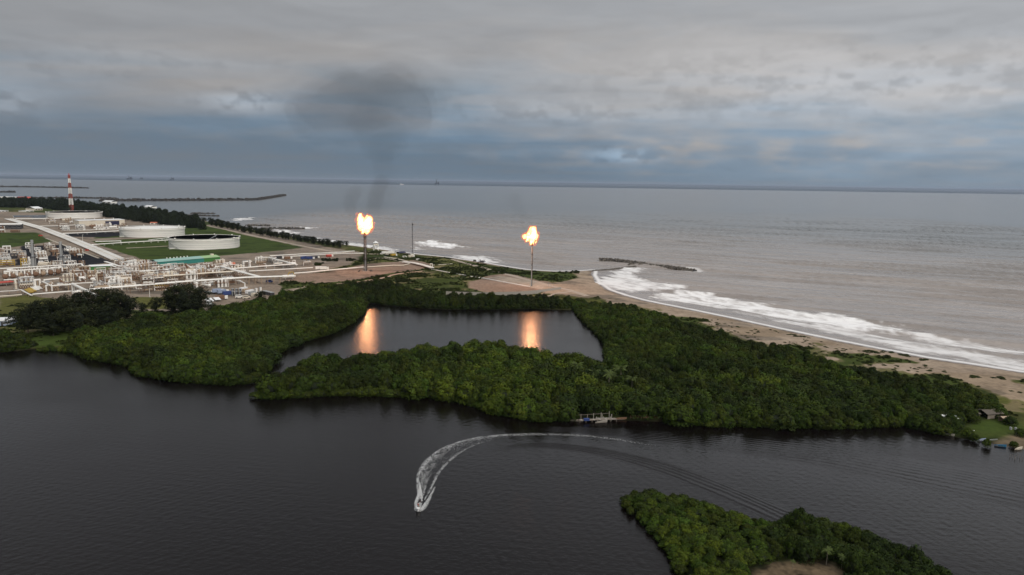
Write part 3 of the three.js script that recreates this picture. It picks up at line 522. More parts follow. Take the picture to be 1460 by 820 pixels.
// ------------------------------------------------------------------ materials of the terminal
const grime = (() => { const f = tileNoise(256, 256, 6, 6, 5, 3.3), g = tileNoise(256, 256, 30, 5, 3, 8.1); return (base, dirt, amount) => dataTex(256, 256, (i, j) => enc(mix3(base, dirt, clamp(smooth(.48, .75, f(i, j)) * amount + (g(i, j) - .5) * .35 * amount, 0, 1))), true); })();
const tex = (name, base, dirt, amount, rough = .6, metal = 0) => mats[name] ??= Object.assign(new THREE.MeshStandardMaterial({ map: grime(base, dirt, amount), roughness: rough, metalness: metal }), { name });
const WHITE = tex('white_paint', [.88, .855, .80], [.50, .41, .32], .40), CREAM = tex('cream_paint', [.74, .67, .55], [.36, .25, .17], .5), RUST = tex('rusty_steel', [.22, .125, .075], [.09, .05, .035], .8, .9), TAN = tex('tan_paint', [.44, .33, .23], [.22, .12, .07], .7, .8);
const GREY = tex('grey_steel', [.34, .35, .35], [.18, .16, .14], .6, .6), DARK = tex('dark_steel', [.045, .045, .05], [.11, .07, .05], .5, .7), YELLOW = tex('yellow_paint', [.50, .33, .05], [.25, .14, .05], .6, .7), RED = tex('red_paint', [.52, .07, .045], [.25, .06, .04], .4, .7);
const TEAL = tex('teal_cladding', [.035, .24, .215], [.03, .13, .12], .4, .6), TEALR = tex('pale_teal_roof', [.29, .47, .42], [.20, .30, .27], .5, .6), GREEN = tex('green_cladding', [.055, .21, .05], [.04, .12, .04], .4, .6), GREENR = tex('light_green_roof', [.33, .50, .24], [.22, .32, .17], .5, .6);
const CONC = tex('concrete', [.36, .33, .29], [.20, .17, .14], .6, .95), GLASSY = mat('dark_glass', .02, .025, .03, .15), ORANGE = tex('orange_sheet', [.60, .17, .09], [.35, .12, .08], .4, .7), BLUE = mat('blue_paint', .03, .06, .20, .6), WHITEC = tex('white_sheet', [.84, .84, .83], [.55, .53, .5], .4, .7), NAVY = mat('navy_tarp', .02, .022, .06, .8), TYRE = mat('tyre', .02, .02, .02, .9), SOOT = tex('sooty_steel', [.05, .042, .038], [.14, .07, .045], .6, .8), LIGHTW = mat('pale_blue_paint', .30, .36, .48, .6);
const MASTRED = tex('faded_red_paint', [.34, .085, .06], [.2, .08, .06], .5, .8);
const G = 1.15;                                             // the level of the plant's ground
const gp = (x, y, h = 0) => { const p = P(x, y, G + h); return p; };
function lineOf(a, b) { const A = gp(...a), B = gp(...b); return { A, B, mid: A.clone().add(B).multiplyScalar(.5).setY(G), len: A.distanceTo(B), turn: Math.atan2(-(B.z - A.z), B.x - A.x) }; }
const mPx = (x, y) => toPix(gp(x, y))[2] / FPX;             // metres to a pixel at that place

// ------------------------------------------------------------------ storage tanks
function tank(label, xl, xr, yFront, hPx, open = true) {
  const front = gp((xl + xr) / 2, yFront), D = Math.hypot(front.x, front.z), k = (xr - xl) / 2 / FPX, r = k * D / (1 - k) * .98, dir = V(front.x, 0, front.z).normalize(), h = hPx * mPx((xl + xr) / 2, yFront);
  const t = thing('storage_tank', label, 'storage tank', [front.x + dir.x * r, G, front.z + dir.z * r]);
  obj('shell', [at(new THREE.CylinderGeometry(r, r, h, 96, 1, true), 0, h / 2, 0), at(new THREE.CylinderGeometry(r - .35, r - .35, h, 96, 1, true).scale(-1, 1, 1), 0, h / 2, 0), at(new THREE.RingGeometry(r - .35, r, 96).rotateX(-Math.PI / 2), 0, h, 0)], WHITE, t);
  for (const y of [.22, .44, .66]) obj('shell_course', at(new THREE.TorusGeometry(r + .02, .10, 6, 96).rotateX(Math.PI / 2), 0, h * y, 0), GREY, t);
  obj('wind_girder', at(new THREE.TorusGeometry(r + .55, .42, 6, 96).rotateX(Math.PI / 2).scale(1, .8, 1), 0, h * .84, 0), WHITE, t);
  obj('rim', at(new THREE.TorusGeometry(r + .1, .32, 6, 96).rotateX(Math.PI / 2), 0, h + .1, 0), WHITE, t);
  obj('floating_roof', [at(new THREE.CylinderGeometry(r - .4, r - .4, .5, 96), 0, open ? h * .45 : h * .93, 0)], open ? DARK : WHITE, t);
  obj('foundation', at(new THREE.CylinderGeometry(r + 1.6, r + 2.2, .5, 96), 0, .1, 0), CONC, t);
  for (let i = 0; i < 10; i++) { const a = i * .628 + .2; obj('foam_chamber', box(2.0, 1.7, 1.2, Math.cos(a) * (r + .3), h - .2, Math.sin(a) * (r + .3), -a), WHITE, t); }
  const st = []; for (let i = 0; i < 30; i++) { const a = 1.9 + i * .028; st.push(box(.9, .15, 1, Math.cos(a) * (r + .6), h * i / 30, Math.sin(a) * (r + .6), -a)); }
  for (let i = 0; i < 29; i++) { const a = 1.9 + i * .028, b = a + .028; st.push(bar(V(Math.cos(a) * (r + 1.1), h * i / 30 + 1, Math.sin(a) * (r + 1.1)), V(Math.cos(b) * (r + 1.1), h * (i + 1) / 30 + 1, Math.sin(b) * (r + 1.1)), .07, 4)); }
  obj('spiral_stair', st, GREY, t);
  if (open) obj('roof_ladder', beam(V(0, h + .4, -r + 1), V(0, h * .5, 0), 1, .4), GREY, t);
  obj('inlet_pipe', [bar(V(-r * .55, .9, r * .84), V(-r * .55 - 4, .9, r * .84 + 5), .5, 8), sphere(.8, -r * .55, .9, r * .84)], WHITE, t);
  return t;
}
tank('nearest white storage tank on the lawn, open top showing a dark floating roof', 249, 336, 356.5, 14.8);
tank('white storage tank with raised roof behind the black drain, second nearest', 180.5, 256, 339, 12.3, false);
tank('farthest white storage tank, beside the foot of the red and white mast', 77, 136.5, 312, 8.2);

// ------------------------------------------------------------------ buildings
function shed(name, label, category, a, b, depth, hPx, o = {}) {
  const l = lineOf(a, b), h = hPx * mPx(...a), L = l.len, t = thing(name, label, category, l.mid, l.turn, o.group), rise = o.rise ?? Math.min(depth * .12, 2.2), over = .6, rm = o.roof ?? WHITEC, wm = o.wall ?? CREAM;
  if (o.open) { const n = Math.max(2, Math.round(L / 6)); for (let i = 0; i <= n; i++) for (const z of [-.3, -depth + .3]) obj('post', box(.3, h, .3, lerp(-L / 2 + .3, L / 2 - .3, i / n), 0, z), GREY, t); } else {
    obj('wall', box(L, h, .3, 0, 0, -.15), wm, t); obj('wall', box(L, h, .3, 0, 0, -depth + .15), wm, t); for (const s of [-1, 1]) obj('wall', box(.3, h, depth - .6, s * (L / 2 - .15), 0, -depth / 2), wm, t);
  }
  if (o.mono) obj('roof', box(L + 2 * over, .35, depth + 2 * over, 0, h, -depth / 2), rm, t);
  else for (const s of [-1, 1]) { const y0 = h - .05, w = depth / 2 + over, sl = Math.hypot(w, rise); obj('roof', at(new THREE.BoxGeometry(L + 2 * over, .25, sl), 0, y0 + rise / 2, -depth / 2 + s * w / 2, s * Math.atan2(rise, w)), rm, t); }
  const nw = o.windows ?? 0; for (let i = 0; i < nw; i++) { const w = obj('window', box(L / nw * .6, h * .4, .1, -L / 2 + L / nw * (i + .5), h * .35, .02), GLASSY, t); obj('window_frame', [box(L / nw * .66, .15, .16, -L / 2 + L / nw * (i + .5), h * .33, .06), box(L / nw * .66, .15, .16, -L / 2 + L / nw * (i + .5), h * .75, .06)], WHITE, w); }
  if (o.door) obj('door', box(o.door, h * .8, .14, L * (o.doorAt ?? .2), 0, .04), o.doorMat ?? DARK, t);
  for (let i = 0; i < (o.vents ?? 0); i++) obj('roof_vent', cyl(.7, 1.6, lerp(-L * .42, L * .42, (i + .5) / o.vents), h + rise * .8, -depth / 2, 10), WHITE, t);
  return t;
}
{ // the long teal building, its right third light green
  const l = lineOf([224.5, 380.5], [314, 372.5]), L = l.len, h = 6.8 * mPx(224, 380), d = 17, t = thing('process_shed', 'long teal clad shed with a light green right end in the middle of the plant', 'shed', l.mid, l.turn), x1 = L / 2 - L * .27;
  for (const [a, b, w, r, lab] of [[-L / 2, x1, TEAL, TEALR, 'teal'], [x1, L / 2, GREEN, GREENR, 'green']]) {
    const c = (a + b) / 2, n = b - a; obj('wall', box(n, h, .3, c, 0, -.15), w, t).userData.label = lab + ' front wall'; obj('wall', box(n, h, .3, c, 0, -d), w, t);
    for (const s of [-1, 1]) obj('roof', at(new THREE.BoxGeometry(n + .1, .25, d / 2 + 1.1), c, h + .9, -d / 2 + s * (d / 4 + .2), s * .2), r, t).userData.label = lab + ' roof slope';
  }
  for (const s of [-1, 1]) obj('end_wall', box(.3, h + .6, d - .6, s * (L / 2 - .15), 0, -d / 2), s < 0 ? DARK : GREEN, t);
  obj('opening', box(L * .12, h * .45, .2, -L * .36, 0, .06), DARK, t);
  for (let i = 0; i < 7; i++) obj('roof_vent', cyl(.6, 1.3, -L * .3 + i * L * .055, h + 1.9, -d / 2 + rr(-1, 1), 9), WHITE, t);
  obj('ridge_box', box(3.2, 2, 3.2, L * .43, h + 1.4, -d / 2), CREAM, t);
}
shed('pump_house', 'small pump house with white roof and bright green wall', 'pump house', [127, 385.5], [161, 384.3], 13, 5.6, { wall: GREEN, roof: WHITEC, rise: .9, door: 3, doorAt: .3, doorMat: GREEN });
shed('canopy', 'red roofed open canopy at the left edge of the photo', 'canopy', [-12, 409.5], [20, 406.5], 9, 4.6, { roof: RED, open: true, mono: true });
shed('canopy', 'small orange roofed canopy at the right end of the teal shed', 'canopy', [319, 380.5], [335, 380], 12, 3.2, { roof: ORANGE, open: true, rise: 1.6 });
shed('low_building', 'low white roofed building among the trees at the left edge of the photo', 'building', [-30, 466], [17, 464], 12, 7, { wall: LIGHTW, roof: WHITEC, mono: true, windows: 3, door: 1.2 });
shed('warehouse', 'wide cream warehouse with white roof and dark open bay between two tanks', 'warehouse', [113, 322.5], [178, 320.5], 34, 7.6, { wall: CREAM, roof: WHITEC, mono: true, door: 26, doorAt: .22, doorMat: NAVY, vents: 4 });
shed('warehouse', 'dark walled building with white roof on the left edge beyond the lawn', 'warehouse', [-30, 328], [30.5, 327], 40, 7, { wall: DARK, roof: WHITE, mono: true, windows: 9 });
shed('site_hut', 'white hut on the gravel left of the second nearest tank', 'hut', [141, 327], [156, 326.5], 10, 2.4, { wall: WHITE, roof: WHITEC, mono: true, door: 2 });
shed('site_hut', 'white hut with red roof on the red ground behind the second nearest tank', 'hut', [214, 320], [226, 320], 12, 2.2, { wall: WHITE, roof: ORANGE, windows: 2 });
shed('site_hut', 'small white hut by the shore wood behind the warehouse', 'hut', [167, 304.5], [176, 304.5], 12, 1.8, { wall: WHITE, roof: WHITEC, windows: 2 });
shed('site_hut', 'pale hut on red ground right of the warehouse', 'hut', [200, 315.5], [208, 315.5], 12, 2, { wall: WHITE, roof: WHITEC, mono: true });
// the town beyond
shed('town_hall', 'large white building with a flat roof at the far left edge', 'building', [-20, 285], [16, 284.6], 40, 4.2, { wall: WHITE, roof: WHITEC, mono: true, windows: 8 });
shed('town_house', 'white block right of the large far building at the left edge', 'building', [18, 285], [29.5, 284.8], 40, 4, { wall: WHITE, roof: WHITEC, mono: true, windows: 4 });
shed('town_house', 'long far building with dark red roof right of the white blocks', 'building', [30, 286], [47, 285.8], 50, 2.6, { wall: CREAM, roof: RED, rise: 7, windows: 5 });
shed('town_house', 'low far building with red roof in front of the white blocks', 'building', [-4, 290.5], [37, 290], 30, 2.4, { wall: CREAM, roof: RED, rise: 6, windows: 7 });
shed('town_house', 'far house with curved white roof among dark trees', 'house', [46, 292], [56.5, 291.6], 34, 2, { wall: CREAM, roof: WHITEC, rise: 7, windows: 3 });
shed('town_house', 'pale far house in front of the curved white roof', 'house', [50, 300.5], [61, 300], 30, 3, { wall: CREAM, roof: WHITEC, rise: 5, windows: 3 });
shed('town_house', 'white far house left of the domed church', 'house', [72.5, 297], [81, 296.6], 30, 3.6, { wall: WHITE, roof: WHITEC, mono: true, windows: 2 });
shed('town_house', 'low white far house at the roadside on the left edge', 'house', [2, 302.5], [12, 302], 22, 1.8, { wall: WHITE, roof: WHITEC, mono: true, windows: 2 });
shed('town_house', 'low far house on the roadside between the trees', 'house', [36, 302.5], [48, 302], 22, 1.5, { wall: WHITE, roof: WHITEC, mono: true, windows: 2 });
shed('town_house', 'white roofed far house in the gap of the shore wood', 'house', [146, 289.5], [158, 290], 24, 2.2, { wall: WHITE, roof: WHITEC, rise: 4, windows: 2 });
shed('town_house', 'small white far house at the right end of the shore wood gap', 'house', [205, 296.5], [214, 297], 22, 2, { wall: WHITE, roof: WHITEC, rise: 4, windows: 2 });
{ // the domed building
  const p = gp(86, 298.5), k = mPx(86, 298.5), t = thing('domed_church', 'cream domed building with a white cap beside the red and white mast', 'church', p);
  obj('nave', box(12 * k, 5 * k, 16, 0, 0, -8), CREAM, t); obj('dome', at(new THREE.SphereGeometry(4.4 * k, 24, 12, 0, 6.3, 0, 1.57).scale(1, .55, 1), 0, 5 * k, -9), CREAM, t); obj('cap', sphere(1.5 * k, 0, 7.7 * k, -9, 16), WHITEC, t);
  for (const x of [-3.5, 0, 3.5]) obj('window', box(1.4 * k, 2.4 * k, .3, x * k, 1.2 * k, .05), GLASSY, t); obj('buttress', [box(1.2 * k, 4 * k, 5, -6 * k, 0, -4), box(1.2 * k, 4 * k, 5, 6 * k, 0, -4)], CREAM, t);
}
{ // the red and white lattice mast
  const p = gp(102.2, 302), k = mPx(102.2, 302), H = 51 * k, t = thing('lattice_mast', 'tall red and white banded lattice mast rising above the far horizon', 'mast', p, .3), w = (y) => lerp(4.4, 1.5, y) * k * .52;
  const bands = 7, cuts = [0, .19, .37, .50, .66, .80, .92, 1];
  for (let b = 0; b < bands; b++) {
    const g = [], y0 = cuts[b], y1 = cuts[b + 1], n = 2;
    for (let s = 0; s < n; s++) { const a = lerp(y0, y1, s / n), c = lerp(y0, y1, (s + 1) / n); for (let q = 0; q < 4; q++) { const A = (y, e) => V([1, 1, -1, -1][(q + e) % 4] * w(y), y * H, [1, -1, -1, 1][(q + e) % 4] * w(y)); g.push(bar(A(a, 0), A(c, 0), 1.0, 5), bar(A(a, 0), A(c, 1), .5, 4), bar(A(a, 1), A(c, 0), .5, 4), bar(A(c, 0), A(c, 1), .5, 4)); } }
    obj('mast_section', g, b % 2 ? WHITE : MASTRED, t);
  }
  obj('platform', [box(3.4 * k, .9, 3.4 * k, 0, H, 0), box(2, 6, 2, 0, H, 0)], RED, t);
  obj('ladder', bar(V(w(0) * .3, 0, 0), V(w(1) * .3, H, 0), .6, 4), GREY, t);
}

// ------------------------------------------------------------------ pipes
function polyBars(pts, r, s = 8) { const g = []; for (let i = 0; i < pts.length - 1; i++) { g.push(bar(pts[i], pts[i + 1], r, s)); if (i) g.push(sphere(r * 1.05, pts[i].x, pts[i].y, pts[i].z, s)); } return g; }
function pipeRun(label, px, o = {}) {
  const { n = 1, gap = .9, r = .3, h = 4, span = 12, m = WHITE, name = 'pipe_rack', cat = 'pipe rack', legs = TAN, group, drop = '', trestle = true } = o;
  const w = px.map(([x, y]) => P(x, y, G + h)), b = w[0].clone().setY(G), pts = w.map((p) => p.clone().sub(b)), t = thing(name, label, cat, b, 0, group);
  const side = pts.map((p, i) => { const a = pts[Math.max(0, i - 1)], c = pts[Math.min(pts.length - 1, i + 1)], d = c.clone().sub(a).setY(0).normalize(); return V(-d.z, 0, d.x); });
  for (let k = 0; k < n; k++) {
    const off = (k - (n - 1) / 2) * gap, q = pts.map((p, i) => p.clone().addScaledVector(side[i], off).add(V(0, (k % 3) * .04, 0)));
    if (drop.includes('a')) q.unshift(q[0].clone().setY(0)); if (drop.includes('b')) q.push(q[q.length - 1].clone().setY(0));
    obj('pipe', polyBars(q, r * (n > 3 ? [1, .7, 1.15, .85][k % 4] : 1)), k % 5 === 3 && n > 4 ? CREAM : m, t);
  }
  const ww = Math.max(.8, (n - 1) * gap / 2 + .6);
  if (trestle) for (let i = 0; i < pts.length - 1; i++) { const L = pts[i].distanceTo(pts[i + 1]), c = Math.max(1, Math.round(L / span)); for (let k = 0; k < c; k++) { const p = pts[i].clone().lerp(pts[i + 1], (k + .5) / c), g = [], y = p.y - r; if (y < .3) continue; for (const e of [-1, 1]) { const f = p.clone().addScaledVector(side[i], e * ww); g.push(box(.3, y, .3, f.x, 0, f.z)); } const A = p.clone().addScaledVector(side[i], -ww - .2).setY(y - .15), B = p.clone().addScaledVector(side[i], ww + .2).setY(y - .15); g.push(beam(A, B, .3, .3)); obj('trestle', g, legs, t); } }
  return t;
}
const track = { name: 'pipe_track', cat: 'pipe track' };
pipeRun('broad white pipe track running diagonally from the far plant to the pump house', [[12, 312], [60, 325.5], [100, 340.5], [135, 355], [168, 369.5]], { ...track, n: 8, gap: 2.0, r: .75, h: 2.2, span: 15 });
pipeRun('thin pipe line on sleepers left of the broad diagonal track', [[66, 340], [100, 353], [140, 368]], { ...track, n: 2, gap: 1.6, r: .35, h: .8, span: 22, m: CREAM });
pipeRun('long white pipe track along the water basin in front of the farthest tank', [[22, 312.2], [70, 311.8], [113, 310.6]], { ...track, n: 3, gap: 2, r: .9, h: 2.5, span: 24, legs: WHITE });
pipeRun('white pipes crossing the gravel left of the warehouse', [[52, 322.5], [85, 322], [114, 320.5]], { ...track, n: 2, gap: 2, r: .6, h: 2, span: 24 });
pipeRun('white pipe bridge over the black drain left of the second nearest tank', [[90, 333], [130, 331.5], [181, 328.5]], { ...track, n: 3, gap: 1.8, r: .7, h: 3, span: 16, legs: WHITE });
pipeRun('pair of white pipes on the gravel in front of the warehouse', [[88, 328.6], [130, 328], [180, 325.5]], { ...track, n: 2, gap: 1.6, r: .5, h: 1.5, span: 24 });
pipeRun('white pipe line with short legs across the lawn left of the nearest tank', [[130, 349], [178, 345.8], [250, 341.8]], { ...track, n: 2, gap: 1.4, r: .65, h: 3.2, span: 11, legs: WHITE });
pipeRun('cream pipe behind the white line that crosses the lawn', [[136, 344.5], [172, 343.6]], { ...track, n: 1, r: .7, h: 2.5, span: 15, drop: 'b' });
pipeRun('cream pipe on posts behind the lawn line left of the nearest tank', [[212, 342.3], [248, 338]], { ...track, n: 1, r: .6, h: 3.5, span: 12, legs: WHITE });
const RACK = pipeRun('main white pipe rack crossing the front of the plant, left half', [[106, 416.5], [130, 412.5], [190, 407.5], [250, 402.5]], { n: 5, gap: 1.1, r: .50, h: 6, span: 9, legs: RUST });
pipeRun('main white pipe rack crossing the front of the plant, right half', [[250, 402.3], [300, 399], [350, 395.6], [403, 394]], { n: 4, gap: 1.2, r: .52, h: 6.5, span: 6, legs: TAN });
pipeRun('lower white pipe below the main rack in front of the yellow machines', [[196, 411.8], [250, 407.4], [300, 402.6], [345, 400]], { n: 2, gap: .8, r: .45, h: 3, span: 10, legs: RUST });
pipeRun('white pipe rack slanting from the orange canopy down to the main rack', [[315, 379.5], [332, 384.5], [352, 390], [371, 395]], { n: 4, gap: 1.1, r: .5, h: 6, span: 9 });
pipeRun('long white pipe rack in the plant running right from the orange canopy', [[330, 383.3], [372, 379.8], [422, 376.5]], { n: 2, gap: 1, r: .6, h: 6, span: 10, legs: GREY });
pipeRun('white pipe rack slanting down to the right behind the crowded yard', [[370, 367.2], [383, 367], [402, 372], [423, 377.3]], { n: 3, gap: 1, r: .5, h: 6, span: 8, legs: GREY });
pipeRun('thin white pipe below the rack that runs right from the orange canopy', [[355, 386.6], [400, 384.3], [446, 381.6]], { n: 1, r: .55, h: 2.5, span: 12 });
pipeRun('far white pipe line along the edge of the lawn, right part', [[385, 364.8], [430, 362.2], [482, 359.8], [505, 358]], { n: 2, gap: 1.2, r: .5, h: 2.5, span: 14 });
pipeRun('second far white pipe line, just in front of the one along the lawn', [[390, 367.4], [440, 364], [486, 361.5], [520, 361]], { n: 1, r: .6, h: 2.5, span: 14 });
pipeRun('white pipe from the white drum to the foot of the left flare', [[419, 389.8], [440, 388.2], [470, 385.2], [500, 382.5], [519, 380.8]], { n: 1, r: .65, h: 2.2, span: 14, drop: 'b' });
pipeRun('white pipe running right from the left flare across the red pad', [[524, 380.6], [560, 378.4], [575, 378.4], [584, 376]], { n: 1, r: .55, h: 1.4, span: 14, m: CREAM });
pipeRun('bundle of white pipes ending at the upright loop on the grass', [[575, 373.5], [588, 374.5], [602, 377.6], [616, 381.8]], { n: 5, gap: 1.1, r: .55, h: 2.4, span: 8, legs: RUST });
pipeRun('cream pipe lines between the parked vehicles and the upright loop', [[548, 366.5], [565, 369], [580, 372.2]], { n: 2, gap: 1.6, r: .45, h: 1.2, span: 14, m: CREAM });
pipeRun('single white pipe across the grass to the foot of the right flare', [[615.5, 384], [640, 388.6], [680, 395.8], [688, 396.5], [720, 402.5], [755, 408.8]], { n: 1, r: .5, h: .9, span: 10 });
pipeRun('short cream pipe alone on the grass right of the upright loop', [[617, 378.2], [646, 376.2]], { n: 1, r: .4, h: .8, span: 14, m: CREAM });
pipeRun('long white pipe along the top of the exchanger bank, left edge', [[-10, 383.6], [40, 381.2], [80, 378.6], [116, 376.3], [118, 379]], { n: 2, gap: 1, r: .55, h: 9, span: 14, legs: RUST });
pipeRun('second white pipe just below the one over the exchanger bank', [[6, 387.2], [50, 384.2], [86, 381.6]], { n: 1, r: .6, h: 8, span: 14, legs: RUST, drop: 'a' });
pipeRun('pale pipe along the foot of the exchanger bank', [[5, 399.4], [30, 397.8], [46, 396.6]], { n: 1, r: .6, h: 3, span: 12 });
pipeRun('wide white pipe loop standing behind the slanting pipe', [[63, 399.3], [86.5, 397]], { n: 1, r: .75, h: 6, span: 30, drop: 'ab', name: 'expansion_loop', cat: 'pipe loop' });
pipeRun('upright white pipe arch at the left of the wide pipe loop', [[49.5, 399.4], [56.5, 398.8]], { n: 1, r: .8, h: 6.5, span: 30, drop: 'ab', name: 'expansion_loop', cat: 'pipe loop' });
pipeRun('second white pipe arch in front of the wide pipe loop', [[65.5, 407.2], [73.5, 407]], { n: 1, r: .7, h: 5, span: 30, drop: 'ab', name: 'expansion_loop', cat: 'pipe loop' });
pipeRun('upright white loop where the bundle of pipes ends on the grass', [[613.4, 376.2], [616.4, 376.4]], { n: 1, r: .45, h: 4.6, span: 30, drop: 'ab', name: 'expansion_loop', cat: 'pipe loop' });
pipeRun('white pipe bridge from the arch to the slanting pipe', [[60, 401.4], [71, 406.6]], { n: 1, r: .6, h: 6, span: 12 });
pipeRun('white pipe from the arches right to the head of the slanting pipe', [[74, 407.6], [90, 406.4], [104, 405.4]], { n: 1, r: .6, h: 5.5, span: 10 });
pipeRun('thick white pipe slanting down into the dark casuarinas', [[103.5, 405.2], [122, 414.2], [141, 423.4]], { n: 1, r: 1.15, h: 8, span: 12, legs: GREY, drop: 'a' });
pipeRun('white pipe fence line along the left edge below the red canopy', [[-8, 416], [20, 414.6], [30, 413.2]], { n: 1, r: .35, h: 2.2, span: 8 });
pipeRun('pale pipe at the edge of the olive ground, left edge of the photo', [[-8, 423.2], [15, 421.6], [31, 420.2]], { n: 1, r: .45, h: 1.2, span: 10, m: CREAM });
pipeRun('white pipe line along the front of the yellow pipe stacks', [[46, 419.8], [70, 417.8], [110, 414.6], [118, 412]], { n: 2, gap: .9, r: .45, h: 1.8, span: 10 });
pipeRun('white pipe slanting along the left side of the yellow pipe stacks', [[29.5, 413.2], [37, 417.2], [45, 421.3]], { n: 2, gap: .9, r: .3, h: 1.6, span: 10 });
pipeRun('white pipe line in front of the process tower, left plant', [[92, 405.5], [118, 403.6], [139, 402.6]], { n: 1, r: .5, h: 4, span: 10 });
pipeRun('white pipes in the plant running toward the pump house', [[150, 373], [168, 379], [188, 383.5]], { n: 3, gap: 1, r: .55, h: 5, span: 9 });
pipeRun('white pipe rack right of the pump house, crossing the dark green gap', [[158, 378.5], [170, 382.6], [176, 385]], { n: 2, gap: 1, r: .5, h: 4, span: 9 });
pipeRun('white pipe rack behind the crowded skids under the teal shed', [[160, 389.2], [200, 386.8], [240, 384.5]], { n: 3, gap: 1, r: .5, h: 5.5, span: 9 });
pipeRun('white pipe rack along the front foot of the teal shed', [[232, 384], [270, 380.4], [314, 376.6]], { n: 2, gap: 1, r: .45, h: 3.5, span: 9, legs: RUST });
pipeRun('cream pipe rack through the middle of the crowded skids', [[205, 396], [250, 392.5], [300, 389], [340, 386.6]], { n: 4, gap: 1.1, r: .5, h: 5, span: 9, m: CREAM, legs: RUST });
pipeRun('white goalpost pipe beside the orange canopy', [[307, 380.2], [326, 378.8]], { n: 1, r: .6, h: 6, span: 40, drop: 'ab', name: 'expansion_loop', cat: 'pipe loop' });
pipeRun('white pipe bracket dropping toward the equipment yard', [[340, 399.8], [349, 404]], { n: 1, r: .5, h: 6, span: 40, drop: 'b', name: 'expansion_loop', cat: 'pipe loop' });

// ------------------------------------------------------------------ process plant
const rackAxis = (() => { const l = lineOf([150, 412], [390, 395]); return l.turn; })();
function frame(w, d, levels, h, r = .16) { const g = []; for (const x of [-w / 2, 0, w / 2]) for (const z of [-d / 2, d / 2]) g.push(box(r * 2, h, r * 2, x, 0, z)); for (let l = 1; l <= levels; l++) { const y = h * l / levels; for (const z of [-d / 2, d / 2]) g.push(box(w + .3, r * 2, r * 2, 0, y - r, z)); for (const x of [-w / 2, 0, w / 2]) g.push(box(r * 2, r * 2, d, x, y - r, 0)); } return g; }
const capsuleX = (r, l, x, y, z) => at(new THREE.CapsuleGeometry(r, l, 6, 14), x, y, z, 0, 0, Math.PI / 2);
const skids = [
  (t, a, b) => { for (const [y, z] of [[1.6, -1.6], [3.0, 1.4]]) obj('header', capsuleX(.5, 10, 0, y, z), a, t); for (let i = 0; i < 6; i++) { const x = -4.6 + i * 1.85; obj('riser', polyBars([V(x, .1, 2.6), V(x, 4.2, 2.6), V(x, 4.2, -1.6), V(x, 1.6, -1.6)], .26, 6), a, t); obj('valve', [sphere(.55, x, 2.3, 2.6, 8), cyl(.5, .16, x, 2.6, 3.1, 10)], b, t); } obj('skid_base', box(11.5, .3, 6.5), b, t); },
  (t, a, b) => { obj('vessel', capsuleX(1.5, 7.5, 0, 3.1, 0), a, t); obj('saddle', [box(.6, 2, 2.4, -2.8, 0, 0), box(.6, 2, 2.4, 2.8, 0, 0)], CONC, t); obj('platform', [box(6, .15, 1.4, 0, 4.7, -.2), ...[-3, 0, 3].map((x) => box(.1, 1.1, .1, x, 4.8, .5)), box(6, .1, .1, 0, 5.8, .5)], b, t); obj('nozzle', [cyl(.35, 1.4, -1.8, 4.4, 0, 8), cyl(.35, 1.9, 1.8, 4.3, 0, 8)], a, t); obj('pipe', polyBars([V(1.8, 6.1, 0), V(5, 6.1, 0), V(5, .2, 2)], .32, 6), WHITE, t); },
  (t, a, b) => { obj('steel_frame', frame(10, 6, 2, 7.2), b, t); obj('deck', [box(10, .12, 6, 0, 3.55, 0)], GREY, t); for (let i = 0; i < 3; i++) obj('drum', at(new THREE.CylinderGeometry(.85, .85, 2.4, 12), -3.2 + i * 3.2, 4.9, 0), a, t); obj('exchanger', capsuleX(.7, 6, 0, 1.5, 1), a, t); obj('pipe', [...polyBars([V(-4, 7.6, 1.5), V(4.6, 7.6, 1.5), V(4.6, .5, 3.4)], .3, 6), ...polyBars([V(-5.4, 2.4, -1.5), V(5.6, 2.4, -1.5)], .26, 6)], WHITE, t); },
  (t, a, b) => { for (let i = 0; i < 3; i++) { obj('column', [cyl(1.0, 5.6 + i * 1.1, -3.4 + i * 3.3, .3, 0, 14), sphere(1.0, -3.4 + i * 3.3, 5.9 + i * 1.1, 0, 12)], a, t); } obj('platform', [box(9, .15, 3.4, 0, 4.4, 0), ...[-4.4, 0, 4.4].map((x) => box(.12, 1.1, .12, x, 4.5, 1.6)), box(9, .1, .1, 0, 5.55, 1.6)], b, t); obj('pipe', polyBars([V(-3.4, 6.8, 0), V(-3.4, 7.8, 0), V(5.2, 7.8, 0), V(5.2, .2, 1)], .3, 6), WHITE, t); obj('plinth', box(10, .35, 4), CONC, t); },
  (t, a, b) => { obj('steel_frame', frame(9, 5, 1, 4), b, t); obj('cooler_box', box(9.2, 1.3, 5.2, 0, 4, 0), a, t); for (const x of [-2.6, 2.6]) obj('fan_ring', [cyl(1.7, .7, x, 5.3, 0, 18), cyl(.3, .8, x, 5.4, 0, 8)], GREY, t); obj('pipe', polyBars([V(-4.8, .3, 2), V(-4.8, 4.8, 2)], .35, 6), WHITE, t); obj('header', capsuleX(.4, 7.6, 0, 4.6, 2.9), WHITE, t); },
];
const skidWords = ['pipe manifold', 'horizontal drum', 'steel deck module', 'upright drums', 'air cooler'], skidCats = ['pipe manifold', 'separator', 'process frame', 'process columns', 'air cooler'], skidNames = ['pipe_manifold', 'separator', 'process_module', 'drum_skid', 'air_cooler'];
const skidLooks = [[WHITE, RUST, 'white'], [CREAM, RUST, 'cream'], [TAN, RUST, 'rusty tan'], [WHITE, GREY, 'white and grey'], [RUST, TAN, 'brown']];
const protos = {};
